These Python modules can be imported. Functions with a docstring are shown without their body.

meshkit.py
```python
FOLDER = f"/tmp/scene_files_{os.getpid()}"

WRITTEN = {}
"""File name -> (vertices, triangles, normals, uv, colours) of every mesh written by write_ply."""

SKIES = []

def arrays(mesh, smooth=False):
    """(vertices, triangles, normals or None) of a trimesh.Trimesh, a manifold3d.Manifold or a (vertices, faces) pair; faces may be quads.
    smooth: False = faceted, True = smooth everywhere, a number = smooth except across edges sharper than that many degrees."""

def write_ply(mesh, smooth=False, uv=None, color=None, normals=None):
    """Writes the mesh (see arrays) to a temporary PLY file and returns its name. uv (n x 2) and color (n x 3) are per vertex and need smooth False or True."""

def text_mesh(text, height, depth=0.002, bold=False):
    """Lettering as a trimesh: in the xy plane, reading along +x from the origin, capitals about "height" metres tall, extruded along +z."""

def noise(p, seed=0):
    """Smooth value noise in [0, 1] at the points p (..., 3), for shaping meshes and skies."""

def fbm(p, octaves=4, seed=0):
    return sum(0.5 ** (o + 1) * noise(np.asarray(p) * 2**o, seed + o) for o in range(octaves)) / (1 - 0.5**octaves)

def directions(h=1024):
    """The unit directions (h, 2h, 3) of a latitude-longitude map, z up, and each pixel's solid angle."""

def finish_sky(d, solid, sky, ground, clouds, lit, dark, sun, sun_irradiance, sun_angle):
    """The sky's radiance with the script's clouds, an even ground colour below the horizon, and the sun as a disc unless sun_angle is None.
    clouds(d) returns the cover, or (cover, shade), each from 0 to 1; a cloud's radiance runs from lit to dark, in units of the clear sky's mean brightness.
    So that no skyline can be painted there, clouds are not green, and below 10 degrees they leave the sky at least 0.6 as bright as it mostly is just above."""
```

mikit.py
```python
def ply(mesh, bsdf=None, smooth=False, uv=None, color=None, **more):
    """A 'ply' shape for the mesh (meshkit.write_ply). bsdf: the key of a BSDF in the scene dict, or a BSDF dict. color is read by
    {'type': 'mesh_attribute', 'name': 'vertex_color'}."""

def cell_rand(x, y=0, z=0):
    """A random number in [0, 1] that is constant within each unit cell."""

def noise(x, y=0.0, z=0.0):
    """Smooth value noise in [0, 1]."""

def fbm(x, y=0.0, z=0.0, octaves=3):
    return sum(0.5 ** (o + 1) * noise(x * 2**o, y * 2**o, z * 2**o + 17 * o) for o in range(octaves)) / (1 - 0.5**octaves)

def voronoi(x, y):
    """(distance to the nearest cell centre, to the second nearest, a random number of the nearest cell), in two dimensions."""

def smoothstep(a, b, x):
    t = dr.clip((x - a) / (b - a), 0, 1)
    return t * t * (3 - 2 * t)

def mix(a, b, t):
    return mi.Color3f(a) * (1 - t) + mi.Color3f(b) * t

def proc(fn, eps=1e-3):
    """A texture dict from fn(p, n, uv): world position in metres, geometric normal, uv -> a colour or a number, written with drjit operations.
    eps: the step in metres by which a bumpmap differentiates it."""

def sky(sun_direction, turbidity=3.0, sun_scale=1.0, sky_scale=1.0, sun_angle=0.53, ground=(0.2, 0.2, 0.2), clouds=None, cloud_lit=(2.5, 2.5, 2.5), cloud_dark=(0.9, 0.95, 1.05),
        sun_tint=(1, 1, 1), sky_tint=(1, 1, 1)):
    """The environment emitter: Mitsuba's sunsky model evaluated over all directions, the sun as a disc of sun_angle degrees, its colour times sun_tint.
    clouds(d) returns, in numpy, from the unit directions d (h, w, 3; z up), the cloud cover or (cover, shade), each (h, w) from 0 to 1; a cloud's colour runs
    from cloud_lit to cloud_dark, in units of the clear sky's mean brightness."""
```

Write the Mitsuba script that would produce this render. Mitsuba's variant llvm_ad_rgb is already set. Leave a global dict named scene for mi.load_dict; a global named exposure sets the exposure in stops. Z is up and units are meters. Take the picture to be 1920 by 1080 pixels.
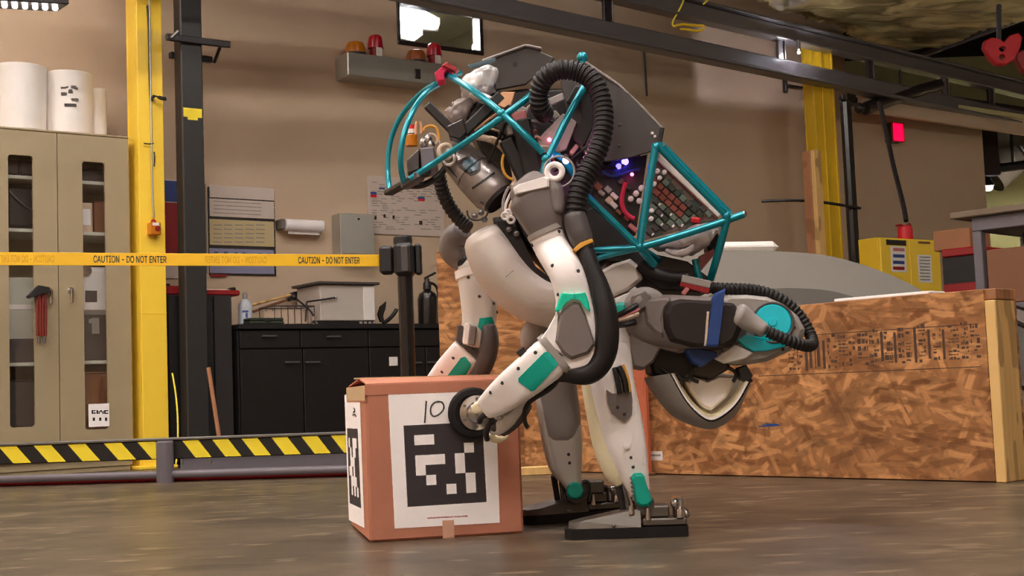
import math, random
import numpy as np, trimesh, mitsuba as mi, drjit as dr
import mikit, meshkit
from mikit import proc, noise, fbm, voronoi, cell_rand, smoothstep, mix
from shapely.geometry import Polygon, box as sbox, Point
from shapely import affinity
from scipy.interpolate import CubicSpline, PchipInterpolator

random.seed(7)
rng = np.random.default_rng(7)
scene = {'type': 'scene'}
labels = {}
exposure = 2.0

# ------------------------------------------------------------------ camera
FOC, CAM_Z = 2486.0, 0.385
PITCH, ROLL = math.atan(195.0 / FOC), math.atan(0.038)
CAM = np.array([0.0, 0.0, CAM_Z])
_f = np.array([0, math.cos(PITCH), math.sin(PITCH)])
_u0 = np.array([0, -math.sin(PITCH), math.cos(PITCH)])
_r0 = np.array([1.0, 0, 0])
RIGHT = math.cos(ROLL) * _r0 - math.sin(ROLL) * _u0
UP = math.cos(ROLL) * _u0 + math.sin(ROLL) * _r0
T4 = mi.ScalarTransform4f
scene['camera'] = {'type': 'perspective', 'fov': math.degrees(2 * math.atan(960 / FOC)), 'fov_axis': 'x',
                   'to_world': T4().look_at(origin=CAM.tolist(), target=(CAM + _f).tolist(), up=UP.tolist()),
                   'near_clip': 0.05, 'far_clip': 100.0}

# ------------------------------------------------------------------ light
LAMP = 17.0
WARM = (1.0, 0.92, 0.86)
# rows of ceiling fixtures above the hall (x, y, strength); z is LAMP_Z
LAMP_Z = 4.55
LAMPS = [(-4.2, -1.2, 1.0), (-1.4, -1.2, 1.0), (1.4, -1.2, 1.0),
         (-4.2, 2.2, 1.0), (-1.4, 2.2, 1.0), (1.4, 2.2, 1.0),
         (-4.2, 5.4, 1.0), (-1.4, 5.4, 0.9), (1.6, 5.4, 0.6)]
ADDED_FAR_LAMP = 30.0
OFFICE_LAMP = 15.0
ADDED_TUBE_LAMP = 20.0


# ------------------------------------------------------------------ colour and materials
def S(r, g, b):
    c = np.array([r, g, b]) / 255.0
    return [float(x / 12.92 if x <= 0.04045 else ((x + 0.055) / 1.055) ** 2.4) for x in c]


def rgb(c):
    return {'type': 'rgb', 'value': list(c)}


def mat(name, c, rough=0.5, metal=0.0, spec=0.5, coat=0.0, sheen=0.0, bump=None):
    b = {'type': 'principled', 'base_color': c if isinstance(c, dict) else rgb(c), 'roughness': rough,
         'metallic': metal, 'specular': spec}
    if coat: b['clearcoat'] = coat; b['clearcoat_gloss'] = 0.9
    if bump is not None:
        b = {'type': 'bumpmap', 'arbitrary': bump[0], 'scale': bump[1], 'bsdf': b}
    scene['mat_' + name] = {'type': 'twosided', 'bsdf': b}
    return 'mat_' + name


def floor_col(p, n, uv):
    a = fbm(p.x * 3.3, p.y * 3.6, 0.0, 6)
    b = fbm(p.x * 4.2 + 9, p.y * 6 + 3, 2.0, 6)
    s = smoothstep(0.6, 0.78, fbm(p.x * 7 + 31, p.y * 16, 4.0, 5))
    c = mix(S(68, 58, 46), S(85, 73, 58), smoothstep(.25, .75, a))
    c = mix(c, mi.Color3f(S(54, 46, 38)), smoothstep(0.42, 0.7, b) * 0.55)
    return mix(c, mi.Color3f(S(140, 122, 98)), s * 0.3)


def wall_col(p, n, uv):
    a = fbm(p.x * 0.9, p.y * 0.9, p.z * 0.7, 4)
    c = mix(S(197, 172, 146), S(205, 182, 157), a)
    return c


def osb_col(p, n, uv):
    # strand board: four layers of long flakes lying in all directions; u runs along the board, v is height
    u = p.x * 0.70 - p.y * 0.71
    v = p.z
    bend = 0.10 * fbm(u * 3.1, v * 3.7, 2.0, 3)
    c = mix(S(130, 84, 50), S(170, 118, 74), fbm(u * 6, v * 6, 0, 3))
    for k, an in enumerate([0.15, 1.2, -0.45, 0.75, -1.1, 0.3, -0.15]):
        ca, sa = math.cos(an), math.sin(an)
        uu = (u * ca + (v + bend) * sa) * (5.6 + k * .55) + 13.7 * k
        vv = (-u * sa + (v + bend) * ca) * (25 + 2.6 * k) + 5.1 * k
        uu = uu + cell_rand(dr.floor(vv), k) * 7.3
        r = cell_rand(dr.floor(uu), dr.floor(vv), k)
        fu, fv = uu - dr.floor(uu), vv - dr.floor(vv)
        soft = smoothstep(0.0, 0.12, fu) * smoothstep(0.0, 0.12, 1 - fu) * smoothstep(0.0, 0.3, fv) * smoothstep(0.0, 0.25, 1 - fv)
        tone = mix(S(112, 66, 38), S(206, 150, 98), cell_rand(dr.floor(uu) + 7, dr.floor(vv), k + 9))
        tone = tone * (0.8 + 0.4 * noise(uu * 2, vv * 5, 3.0 + k))
        c = mix(c, tone, dr.select(r > 0.62, 0.75, 0.0) * soft)
    crack = smoothstep(0.58, 0.66, fbm(u * 9 + 4 * bend, v * 30, 6.0, 3))
    c = mix(c, mi.Color3f(S(84, 48, 26)), crack * 0.4)
    blot = smoothstep(0.62, 0.78, fbm(u * 5 + 3, v * 7 + 1, 0.0, 3))
    return mix(c, mi.Color3f(S(84, 56, 38)), blot * 0.4)


def pine(c0, c1, axis):
    def fn(p, n, uv):
        a, b = (p.z, p.x + p.y) if axis == 'z' else (p.x - p.y, p.z)
        g = fbm(b * 60 + 2 * noise(a * 3, b * 8), a * 2.5, 1.0, 3)
        k = smoothstep(0.72, 0.8, noise(a * 9 + 3, b * 22, 7))
        return mix(mix(c0, c1, g), mi.Color3f(S(120, 80, 45)), k * 0.5)
    return fn


def card_col(p, n, uv):
    a = fbm(p.x * 7, p.y * 7, p.z * 7, 4)
    return mix(S(172, 110, 88), S(186, 124, 99), a)


def insul_col(p, n, uv):
    w = fbm(p.x * 2.0 + 1.5 * fbm(p.x * 3, p.y * 3, 0, 2), p.y * 5.0, 0, 4)
    return mix(S(92, 78, 46), S(196, 176, 122), smoothstep(0.3, 0.7, w))


def insul_bump(p, n, uv):
    return fbm(p.x * 4 + 2 * fbm(p.x * 3, p.y * 3, 5, 2), p.y * 8, 2, 4)


def brushed(p, n, uv):
    return 0.18 + 0.25 * noise(p.x * 30, p.y * 30, p.z * 400)


M_floor = mat('floor', proc(floor_col), 0.36, spec=0.5)
M_wall = mat('wall', proc(wall_col), 0.75, spec=0.2)
M_farwall = mat('farwall', S(196, 190, 140), 0.8, spec=0.2)
M_roof = mat('roof', S(52, 44, 40), 0.8, spec=0.2)
M_insul = mat('insul', proc(insul_col), 0.28, spec=0.6, bump=(proc(insul_bump), 0.05))
M_yellow = mat('yellow', S(250, 210, 66), 0.38, spec=0.5)
M_yellow2 = mat('yellow2', S(226, 186, 40), 0.45, spec=0.4)
M_tape = mat('tape', S(250, 196, 40), 0.5)
M_tapefaint = mat('tapefaint', S(222, 166, 34), 0.5)
M_stripe = mat('stripe', S(238, 214, 50), 0.45)
M_black = mat('black', S(20, 17, 17), 0.5)
M_blackgloss = mat('blackgloss', S(19, 17, 17), 0.22, spec=0.6)
M_post = mat('post', S(42, 41, 40), 0.4)
M_rubber = mat('rubber', S(23, 20, 20), 0.7, spec=0.3)
M_hose = mat('hose', S(26, 22, 22), 0.5, spec=0.4)
M_beam = mat('beam', S(90, 87, 87), 0.3, spec=0.6)
M_steel = mat('steel', S(128, 126, 124), 0.35, metal=0.8)
M_chrome = mat('chrome', S(200, 196, 196), 0.16, metal=1.0)
M_footmetal = mat('footmetal', S(112, 106, 100), 0.42, metal=0.85)
M_alu = mat('alu', S(176, 174, 166), proc(brushed), metal=0.5)
M_foil = mat('foil', S(250, 248, 248), 0.2, metal=0.25, spec=0.9, bump=(proc(lambda p, n, uv: fbm(p.x * 24, p.y * 24, p.z * 24, 3)), 0.02))
M_motor = mat('motor', S(156, 146, 142), 0.3, metal=0.6)
M_tan = mat('tan', S(158, 142, 112), 0.5, spec=0.4)
M_darkin = mat('darkin', S(60, 54, 50), 0.7)
M_white = mat('white', S(232, 226, 220), 0.5)
M_paper = mat('paper', S(246, 240, 238), 0.6)
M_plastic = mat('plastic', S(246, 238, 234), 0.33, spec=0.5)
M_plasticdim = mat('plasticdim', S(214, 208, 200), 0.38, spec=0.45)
M_belly = mat('belly', S(206, 196, 186), 0.42, spec=0.4)
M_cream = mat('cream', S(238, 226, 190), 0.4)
M_grey = mat('grey', S(114, 104, 100), 0.45)
M_greylt = mat('greylt', S(150, 142, 136), 0.45)
M_greydk = mat('greydk', S(72, 64, 62), 0.5)
M_thighpad = mat('thighpad', S(40, 33, 30), 0.65, spec=0.3)
M_teal = mat('teal', S(0, 138, 154), 0.2, metal=0.4, spec=0.7, coat=0.5)
M_tealp = mat('tealp', S(0, 160, 140), 0.3, spec=0.5)
M_tealbright = mat('tealbright', S(10, 196, 160), 0.32)
M_blue = mat('blue', S(30, 60, 118), 0.5)
M_red = mat('red', S(206, 24, 36), 0.4)
M_reddark = mat('reddark', S(140, 22, 26), 0.45)
M_magenta = mat('magenta', S(196, 24, 70), 0.6)
M_amber = mat('amber', S(196, 116, 22), 0.25, spec=0.7)
M_amberdim = mat('amberdim', S(160, 88, 44), 0.3)
M_beaconred = mat('beaconred', S(170, 16, 34), 0.25, spec=0.7)
M_card = mat('card', proc(card_col), 0.62, spec=0.25)
M_card2 = mat('card2', S(150, 100, 66), 0.7)
M_brown = mat('brown', S(122, 78, 52), 0.6)
M_ctape = mat('ctape', S(206, 176, 140), 0.25, spec=0.6)
M_ctape2 = mat('ctape2', S(206, 158, 132), 0.25, spec=0.6)
M_cover = mat('cover', S(56, 50, 48), 0.4)
M_equip = mat('equip', S(192, 182, 172), 0.5)
M_hipteal = mat('hipteal', S(0, 188, 202), 0.3, spec=0.6)
M_benchtop = mat('benchtop', S(112, 96, 78), 0.5)
M_pliers = mat('pliers', S(122, 38, 34), 0.4)
M_casting = mat('casting', S(170, 20, 30), 0.5)
M_lens = mat('lens', S(78, 100, 112), 0.2)
M_pcbgreen = mat('pcbgreen', S(96, 108, 96), 0.4)
M_office = mat('office', S(150, 148, 124), 0.7)
M_ink = mat('ink', S(48, 42, 46), 0.6)
M_inkred = mat('inkred', S(150, 60, 60), 0.6)
M_osb = mat('osb', proc(osb_col), 0.7, spec=0.2)
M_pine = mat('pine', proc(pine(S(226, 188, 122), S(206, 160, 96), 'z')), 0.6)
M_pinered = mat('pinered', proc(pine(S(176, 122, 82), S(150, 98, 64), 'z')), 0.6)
M_redwood = mat('redwood', proc(pine(S(196, 108, 74), S(170, 86, 58), 'z')), 0.55)
M_osbink = mat('osbink', S(70, 46, 34), 0.8)
M_mat = mat('mat', S(150, 146, 138), 0.6)
M_matdk = mat('matdk', S(112, 108, 102), 0.6)
M_shelfgrey = mat('shelfgrey', S(104, 98, 104), 0.4)
M_counter = mat('counter', S(25, 21, 21), 0.4)
M_sidecab = mat('sidecab', S(46, 42, 42), 0.45)
M_copper = mat('copper', S(226, 170, 130), 0.4, metal=0.2)
M_wire = mat('wire', S(206, 182, 158), 0.5)
M_wireyel = mat('wireyel', S(222, 160, 60), 0.5)
M_wirered = mat('wirered', S(206, 40, 76), 0.45)
M_pcb = mat('pcb', proc(lambda p, n, uv: mix(S(112, 92, 84), S(66, 78, 70), smoothstep(0.4, 0.6, cell_rand(p.x * 34, p.z * 34 + 3)))), 0.5)
M_pcbred = mat('pcbred', S(128, 62, 50), 0.5)
M_bag = mat('bag', S(176, 164, 162), 0.12, spec=1.0, coat=0.8, bump=(proc(lambda p, n, uv: fbm(p.x * 22, p.y * 22, p.z * 22, 3)), 0.03))
M_pink = mat('pink', S(186, 110, 110), 0.6)
M_poster = mat('poster', S(206, 190, 180), 0.25, spec=0.6)
M_posteryel = mat('posteryel', S(196, 176, 130), 0.22, spec=0.6)
M_posterblue = mat('posterblue', S(140, 140, 170), 0.25, spec=0.6)
M_posternavy = mat('posternavy', S(50, 70, 130), 0.3)
M_frame = mat('frame', S(34, 29, 29), 0.4)
M_sage = mat('sage', S(190, 190, 176), 0.5)
M_bottle = mat('bottle', S(200, 204, 212), 0.3)
M_green = mat('green', S(46, 54, 44), 0.5)
scene['mat_glass'] = {'type': 'thindielectric'}
M_glass = 'mat_glass'
scene['mat_clear'] = {'type': 'thindielectric', 'int_ior': 1.35}
M_clear = 'mat_clear'


# ------------------------------------------------------------------ projection helpers: where a pixel's ray meets the world
def ray(px, py):
    return _f + (px - 960.0) / FOC * RIGHT - (py - 540.0) / FOC * UP


def at(px, py, y):
    d = ray(px, py)
    return CAM + d * (y / d[1])


def ground(px, py, z=0.0):
    d = ray(px, py)
    return CAM + d * ((z - CAM_Z) / d[2])


WU = np.array([1.0, 0.7, 0]) / math.hypot(1, 0.7)
WN = np.array([0.7, -1.0, 0]) / math.hypot(1, 0.7)
W0 = np.array([-1.376, 9.5, 0.0])
ZUP = np.array([0, 0, 1.0])


def wall_uz(px, py, off=0.0):
    d = ray(px, py)
    t = ((W0 + WN * off - CAM) @ WN) / (d @ WN)
    p = CAM + d * t
    return float((p - W0) @ WU), float(p[2])


def wall_pt(u, z, off=0.0):
    return W0 + WU * u + WN * off + ZUP * z


# ------------------------------------------------------------------ mesh helpers
def cat(*ms):
    ms = [m for m in (ms[0] if len(ms) == 1 and isinstance(ms[0], (list, tuple)) else ms)]
    return trimesh.util.concatenate(ms)


def cbox(dx, dy, dz, bev=0.004):
    """Chamfered box centred on the origin."""
    h = np.array([dx, dy, dz]) / 2
    b = min(bev, 0.45 * min(dx, dy, dz))
    pts = []
    for s in np.ndindex(2, 2, 2):
        sg = np.array(s) * 2 - 1
        for k in range(3):
            q = h - b
            q[k] = h[k]
            pts.append(sg * q)
    return trimesh.convex.convex_hull(np.array(pts))


def frame(m, o, X, Y, Z):
    A = np.eye(4)
    A[:3, 0], A[:3, 1], A[:3, 2], A[:3, 3] = X, Y, Z, o
    m = m.copy()
    m.apply_transform(A)
    if np.linalg.det(A[:3, :3]) < 0: m.invert()
    return m


def wbox(u0, u1, z0, z1, off0, off1, bev=0.004):
    """Box in the wall's frame: along u, height z, distance from the wall off0..off1."""
    m = cbox(u1 - u0, off1 - off0, z1 - z0, bev)
    return frame(m, wall_pt((u0 + u1) / 2, (z0 + z1) / 2, (off0 + off1) / 2), WU, -WN, ZUP)


def wpx(x0, y0, x1, y1, off, thick, bev=0.004):
    """Box on the wall whose front face spans the pixel rectangle."""
    xm, ym = (x0 + x1) / 2, (y0 + y1) / 2
    u0, u1 = wall_uz(x0, ym, off)[0], wall_uz(x1, ym, off)[0]
    z0, z1 = wall_uz(xm, y1, off)[1], wall_uz(xm, y0, off)[1]
    return wbox(u0, u1, z0, z1, off - thick, off, bev)


def lbox(p0, p1, w, h, bev=0.004, up=ZUP):
    """Bar from p0 to p1, w wide (sideways) and h tall."""
    p0, p1 = np.asarray(p0, float), np.asarray(p1, float)
    L = np.linalg.norm(p1 - p0)
    X = (p1 - p0) / L
    Y = np.cross(up, X); Y /= np.linalg.norm(Y)
    return frame(cbox(L, w, h, bev), (p0 + p1) / 2, X, Y, np.cross(X, Y))


def spline(pts, n=40):
    p = np.asarray(pts, float)
    if len(p) == 2:
        return p[0] + np.linspace(0, 1, n)[:, None] * (p[1] - p[0])
    t = np.r_[0, np.cumsum(np.linalg.norm(np.diff(p, axis=0), axis=1) ** 0.7)]
    return CubicSpline(t, p)(np.linspace(0, t[-1], n))


def sweep(path, radii, sides=10, cap=True):
    p = np.asarray(path, float)
    r = np.broadcast_to(radii, (len(p),)).astype(float)
    t = np.gradient(p, axis=0)
    t /= np.linalg.norm(t, axis=1, keepdims=True) + 1e-12
    a = np.cross(t[0], [0.31, 0.9, 0.2]); a /= np.linalg.norm(a)
    A = [a]
    for k in range(1, len(p)):
        a = A[-1] - t[k] * (A[-1] @ t[k])
        A.append(a / np.linalg.norm(a))
    A = np.array(A); B = np.cross(t, A)
    ang = np.arange(sides) * 2 * np.pi / sides
    v = p[:, None] + r[:, None, None] * (np.cos(ang)[None, :, None] * A[:, None] + np.sin(ang)[None, :, None] * B[:, None])
    return skin(v, cap)


def skin(v, cap=True):
    """Rings (n, sides, 3) joined into a closed mesh."""
    n, s, _ = v.shape
    i, j = np.meshgrid(np.arange(n - 1), np.arange(s), indexing='ij')
    q = np.stack([i * s + j, i * s + (j + 1) % s, (i + 1) * s + (j + 1) % s, (i + 1) * s + j], -1).reshape(-1, 4)
    f = [q[:, [0, 1, 2]], q[:, [0, 2, 3]]]
    vv = v.reshape(-1, 3)
    if cap:
        c0, c1 = len(vv), len(vv) + 1
        vv = np.vstack([vv, v[0].mean(0), v[-1].mean(0)])
        k = np.arange(s)
        f += [np.stack([np.full(s, c0), (k + 1) % s, k], 1), np.stack([np.full(s, c1), (n - 1) * s + k, (n - 1) * s + (k + 1) % s], 1)]
    m = trimesh.Trimesh(vv, np.vstack(f), process=False)
    if m.volume < 0: m.invert()
    return m


def tube(pts, r, sides=10, n=None):
    pts = [np.asarray(p, float) for p in pts]
    return sweep(spline(pts, n or (2 if len(pts) == 2 else 12 * len(pts))), r, sides)


def corrugated(pts, r, pitch=0.011, depth=0.12, sides=16):
    path = spline(pts, 200)
    L = np.linalg.norm(np.diff(path, axis=0), axis=1).sum()
    n = int(L / pitch) * 4
    path = spline(pts, n)
    k = np.arange(n) % 4
    prof = np.choose(k, [1.0, 1.0, 1 - depth, 1 - depth])
    return sweep(path, r * prof, sides)


def limb(st, expo=2.4, sides=28, n=None, roundcap=True, B=(0, 1, 0)):
    """Loft through stations (px, py, depth, half width in pixels, half depth in metres)."""
    st = np.asarray(st, float)
    c = np.array([at(a, b, y) for a, b, y, _, _ in st])
    w = st[:, 3] * st[:, 2] / FOC
    d = st[:, 4]
    t = np.r_[0, np.cumsum(np.linalg.norm(np.diff(c, axis=0), axis=1))]
    n = n or 8 * len(st)
    tt = np.linspace(0, t[-1], n)
    c = (CubicSpline(t, c) if len(st) > 2 else PchipInterpolator(t, c))(tt)
    w, d = PchipInterpolator(t, w)(tt), PchipInterpolator(t, d)(tt)
    T = np.gradient(c, axis=0); T /= np.linalg.norm(T, axis=1, keepdims=True)
    if roundcap:
        ks = [0.35, 0.7, 0.9]
        def capr(c0, T0, w0, d0, sgn):
            h = min(w0, d0) * 0.55
            return [(c0 + sgn * T0 * h * math.sqrt(1 - k * k), T0, w0 * k ** 0.6, d0 * k ** 0.6) for k in ks]
        pre = capr(c[0], T[0], w[0], d[0], -1)
        post = capr(c[-1], T[-1], w[-1], d[-1], 1)[::-1]
        c = np.vstack([[x[0] for x in pre], c, [x[0] for x in post]])
        T = np.vstack([[x[1] for x in pre], T, [x[1] for x in post]])
        w = np.r_[[x[2] for x in pre], w, [x[2] for x in post]]
        d = np.r_[[x[3] for x in pre], d, [x[3] for x in post]]
    B = np.asarray(B, float)
    Bv = B - T * (T @ B)[:, None]; Bv /= np.linalg.norm(Bv, axis=1, keepdims=True)
    A = np.cross(T, Bv)
    ang = np.arange(sides) * 2 * np.pi / sides
    ca, sa = np.cos(ang), np.sin(ang)
    ea, eb = np.sign(ca) * np.abs(ca) ** (2 / expo), np.sign(sa) * np.abs(sa) ** (2 / expo)
    v = c[:, None] + ea[None, :, None] * (A * w[:, None])[:, None] + eb[None, :, None] * (Bv * d[:, None])[:, None]
    return skin(v)


def yplane(*pts):
    """Depth as a linear function of the pixel, from three (px, py, y)."""
    A = np.array([[a, b, 1] for a, b, _ in pts], float)
    k = np.linalg.solve(A, np.array([y for _, _, y in pts], float))
    return lambda px, py: k[0] * px + k[1] * py + k[2]


def plate(poly, y, thick, bev=0.003, rnd=0, inset=0.0, holes=()):
    """Panel of real thickness whose face outline is given by the rays through the listed points at depth y (number or function)."""
    fy = y if callable(y) else (lambda a, b: y)
    P = Polygon(poly, [list(h) for h in holes])
    if rnd: P = P.buffer(-rnd).buffer(2 * rnd).buffer(-rnd).simplify(0.4)
    if P.geom_type != 'Polygon': P = max(P.geoms, key=lambda g: g.area)
    v2, f2 = trimesh.creation.triangulate_polygon(P, engine='earcut')
    c = np.array(P.centroid.coords[0])
    rings = [np.array(P.exterior.coords)[:-1]] + [np.array(h.coords)[:-1] for h in P.interiors]
    sc = 1 - (bev / (math.sqrt(P.area) * fy(*c) / FOC)) * 1.6 if bev else 1.0

    def lift(q, dy, k=1.0):
        return np.array([at(c[0] + (a - c[0]) * k, c[1] + (b - c[1]) * k, fy(a, b)) + np.array([0, dy, 0]) for a, b in q])
    ms = []
    front, back = lift(v2, 0, sc), lift(v2, thick)
    a0 = np.cross(front[f2[0, 1]] - front[f2[0, 0]], front[f2[0, 2]] - front[f2[0, 0]])
    ff = f2 if a0[1] < 0 else f2[:, ::-1]
    ms += [trimesh.Trimesh(front, ff, process=False), trimesh.Trimesh(back, ff[:, ::-1], process=False)]
    for r in rings:
        L = [lift(r, 0, sc)] + ([lift(r, bev)] if bev else []) + [lift(r, thick)]
        n = len(r)
        vv = np.vstack(L); k = np.arange(n); f = []
        for l in range(len(L) - 1):
            a, b = l * n + k, l * n + (k + 1) % n
            f += [np.stack([a, b, b + n], 1), np.stack([a, b + n, a + n], 1)]
        f = np.vstack(f)
        area = 0.5 * np.sum(r[:, 0] * np.roll(r[:, 1], -1) - np.roll(r[:, 0], -1) * r[:, 1])
        outer = r is rings[0]
        if (area > 0) == outer: f = f[:, ::-1]
        ms.append(trimesh.Trimesh(vv, f, process=False))
    m = cat(ms)
    return m


def extr(poly, o, X, Y, depth, holes=()):
    """Polygon in the plane (X, Y) at o, extruded along X x Y."""
    P = poly if isinstance(poly, Polygon) else Polygon(poly, holes)
    m = trimesh.creation.extrude_polygon(P, depth, engine='earcut')
    X, Y = np.asarray(X, float), np.asarray(Y, float)
    return frame(m, o, X, Y, np.cross(X, Y))


def cast(px, py, mesh):
    """Depth y at which this pixel's ray first meets the mesh (None if it misses)."""
    d = ray(px, py)
    t = mesh.triangles
    e1, e2 = t[:, 1] - t[:, 0], t[:, 2] - t[:, 0]
    pv = np.cross(d, e2); det = (e1 * pv).sum(1)
    with np.errstate(all='ignore'):
        inv = 1 / det
        s = CAM - t[:, 0]
        u = (s * pv).sum(1) * inv
        q = np.cross(s, e1)
        v = (q * d).sum(1) * inv
        w = (e2 * q).sum(1) * inv
    ok = (np.abs(det) > 1e-12) & (u > -1e-6) & (v > -1e-6) & (u + v < 1 + 1e-6) & (w > 0)
    return float(w[ok].min() * d[1]) if ok.any() else None


def decal(poly, mesh, off=0.004, rnd=0, sub=8):
    """Thin raised panel that follows a curved surface: the outline's points are carried onto the mesh."""
    P = Polygon(poly)
    if rnd: P = P.buffer(-rnd).buffer(2 * rnd).buffer(-rnd)
    P = P.simplify(.15)
    x0, y0, x1, y1 = P.bounds
    step = max(x1 - x0, y1 - y0) / sub
    P = P.segmentize(step)
    v, f = trimesh.creation.triangulate_polygon(P, engine='earcut')
    m2 = trimesh.Trimesh(np.c_[v, np.zeros(len(v))], f, process=True).subdivide_to_size(step * .8, max_iter=6)
    m2.merge_vertices()
    v, f = m2.vertices[:, :2], m2.faces
    ys = [cast(a, b, mesh) for a, b in v]
    good = [y for y in ys if y is not None]
    ys = np.array([y if y is not None else max(good) for y in ys])
    front = np.array([at(a, b, y - off) for (a, b), y in zip(v, ys)]); back = np.array([at(a, b, y + .004) for (a, b), y in zip(v, ys)])
    n = len(v)
    ed = np.sort(m2.edges, axis=1)
    ue, idx, cnt = np.unique(ed, axis=0, return_index=True, return_counts=True)
    be = m2.edges[idx[cnt == 1]]
    side = np.vstack([np.c_[be[:, 0], be[:, 1], be[:, 1] + n], np.c_[be[:, 0], be[:, 1] + n, be[:, 0] + n]])
    m = trimesh.Trimesh(np.vstack([front, back]), np.vstack([f, f[:, ::-1] + n, side[:, ::-1]]), process=False)
    if m.volume < 0: m.invert()
    return m


def lathe(p0, axis, prof, sides=32):
    """Revolve (t along axis, radius) about the axis from p0."""
    ax = np.asarray(axis, float); ax /= np.linalg.norm(ax)
    a = np.cross(ax, [0.3, 0.2, 0.93]); a /= np.linalg.norm(a)
    b = np.cross(ax, a)
    ang = np.arange(sides) * 2 * np.pi / sides
    v = np.array([np.asarray(p0) + ax * t + max(r, 1e-5) * (np.cos(ang)[:, None] * a + np.sin(ang)[:, None] * b) for t, r in prof])
    return skin(v)


def torus(c, axis, R, r, sides=28, ring=10):
    ax = np.asarray(axis, float); ax /= np.linalg.norm(ax)
    a = np.cross(ax, [0.3, 0.2, 0.93]); a /= np.linalg.norm(a)
    b = np.cross(ax, a)
    th = np.linspace(0, 2 * np.pi, sides + 1)[:-1]
    ph = np.linspace(0, 2 * np.pi, ring + 1)[:-1]
    v = np.array([[np.asarray(c) + (R + r * math.cos(q)) * (math.cos(t) * a + math.sin(t) * b) + r * math.sin(q) * ax for q in ph] for t in th])
    n, s = sides, ring
    i, j = np.meshgrid(np.arange(n), np.arange(s), indexing='ij')
    q = np.stack([i * s + j, ((i + 1) % n) * s + j, ((i + 1) % n) * s + (j + 1) % s, i * s + (j + 1) % s], -1).reshape(-1, 4)
    m = trimesh.Trimesh(v.reshape(-1, 3), np.vstack([q[:, [0, 1, 2]], q[:, [0, 2, 3]]]), process=False)
    if m.volume < 0: m.invert()
    return m


def ball(c, r, sub=2, scale=(1, 1, 1)):
    m = trimesh.creation.icosphere(sub, 1.0)
    m.apply_scale(np.asarray(scale) * r)
    m.apply_translation(c)
    return m


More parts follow.
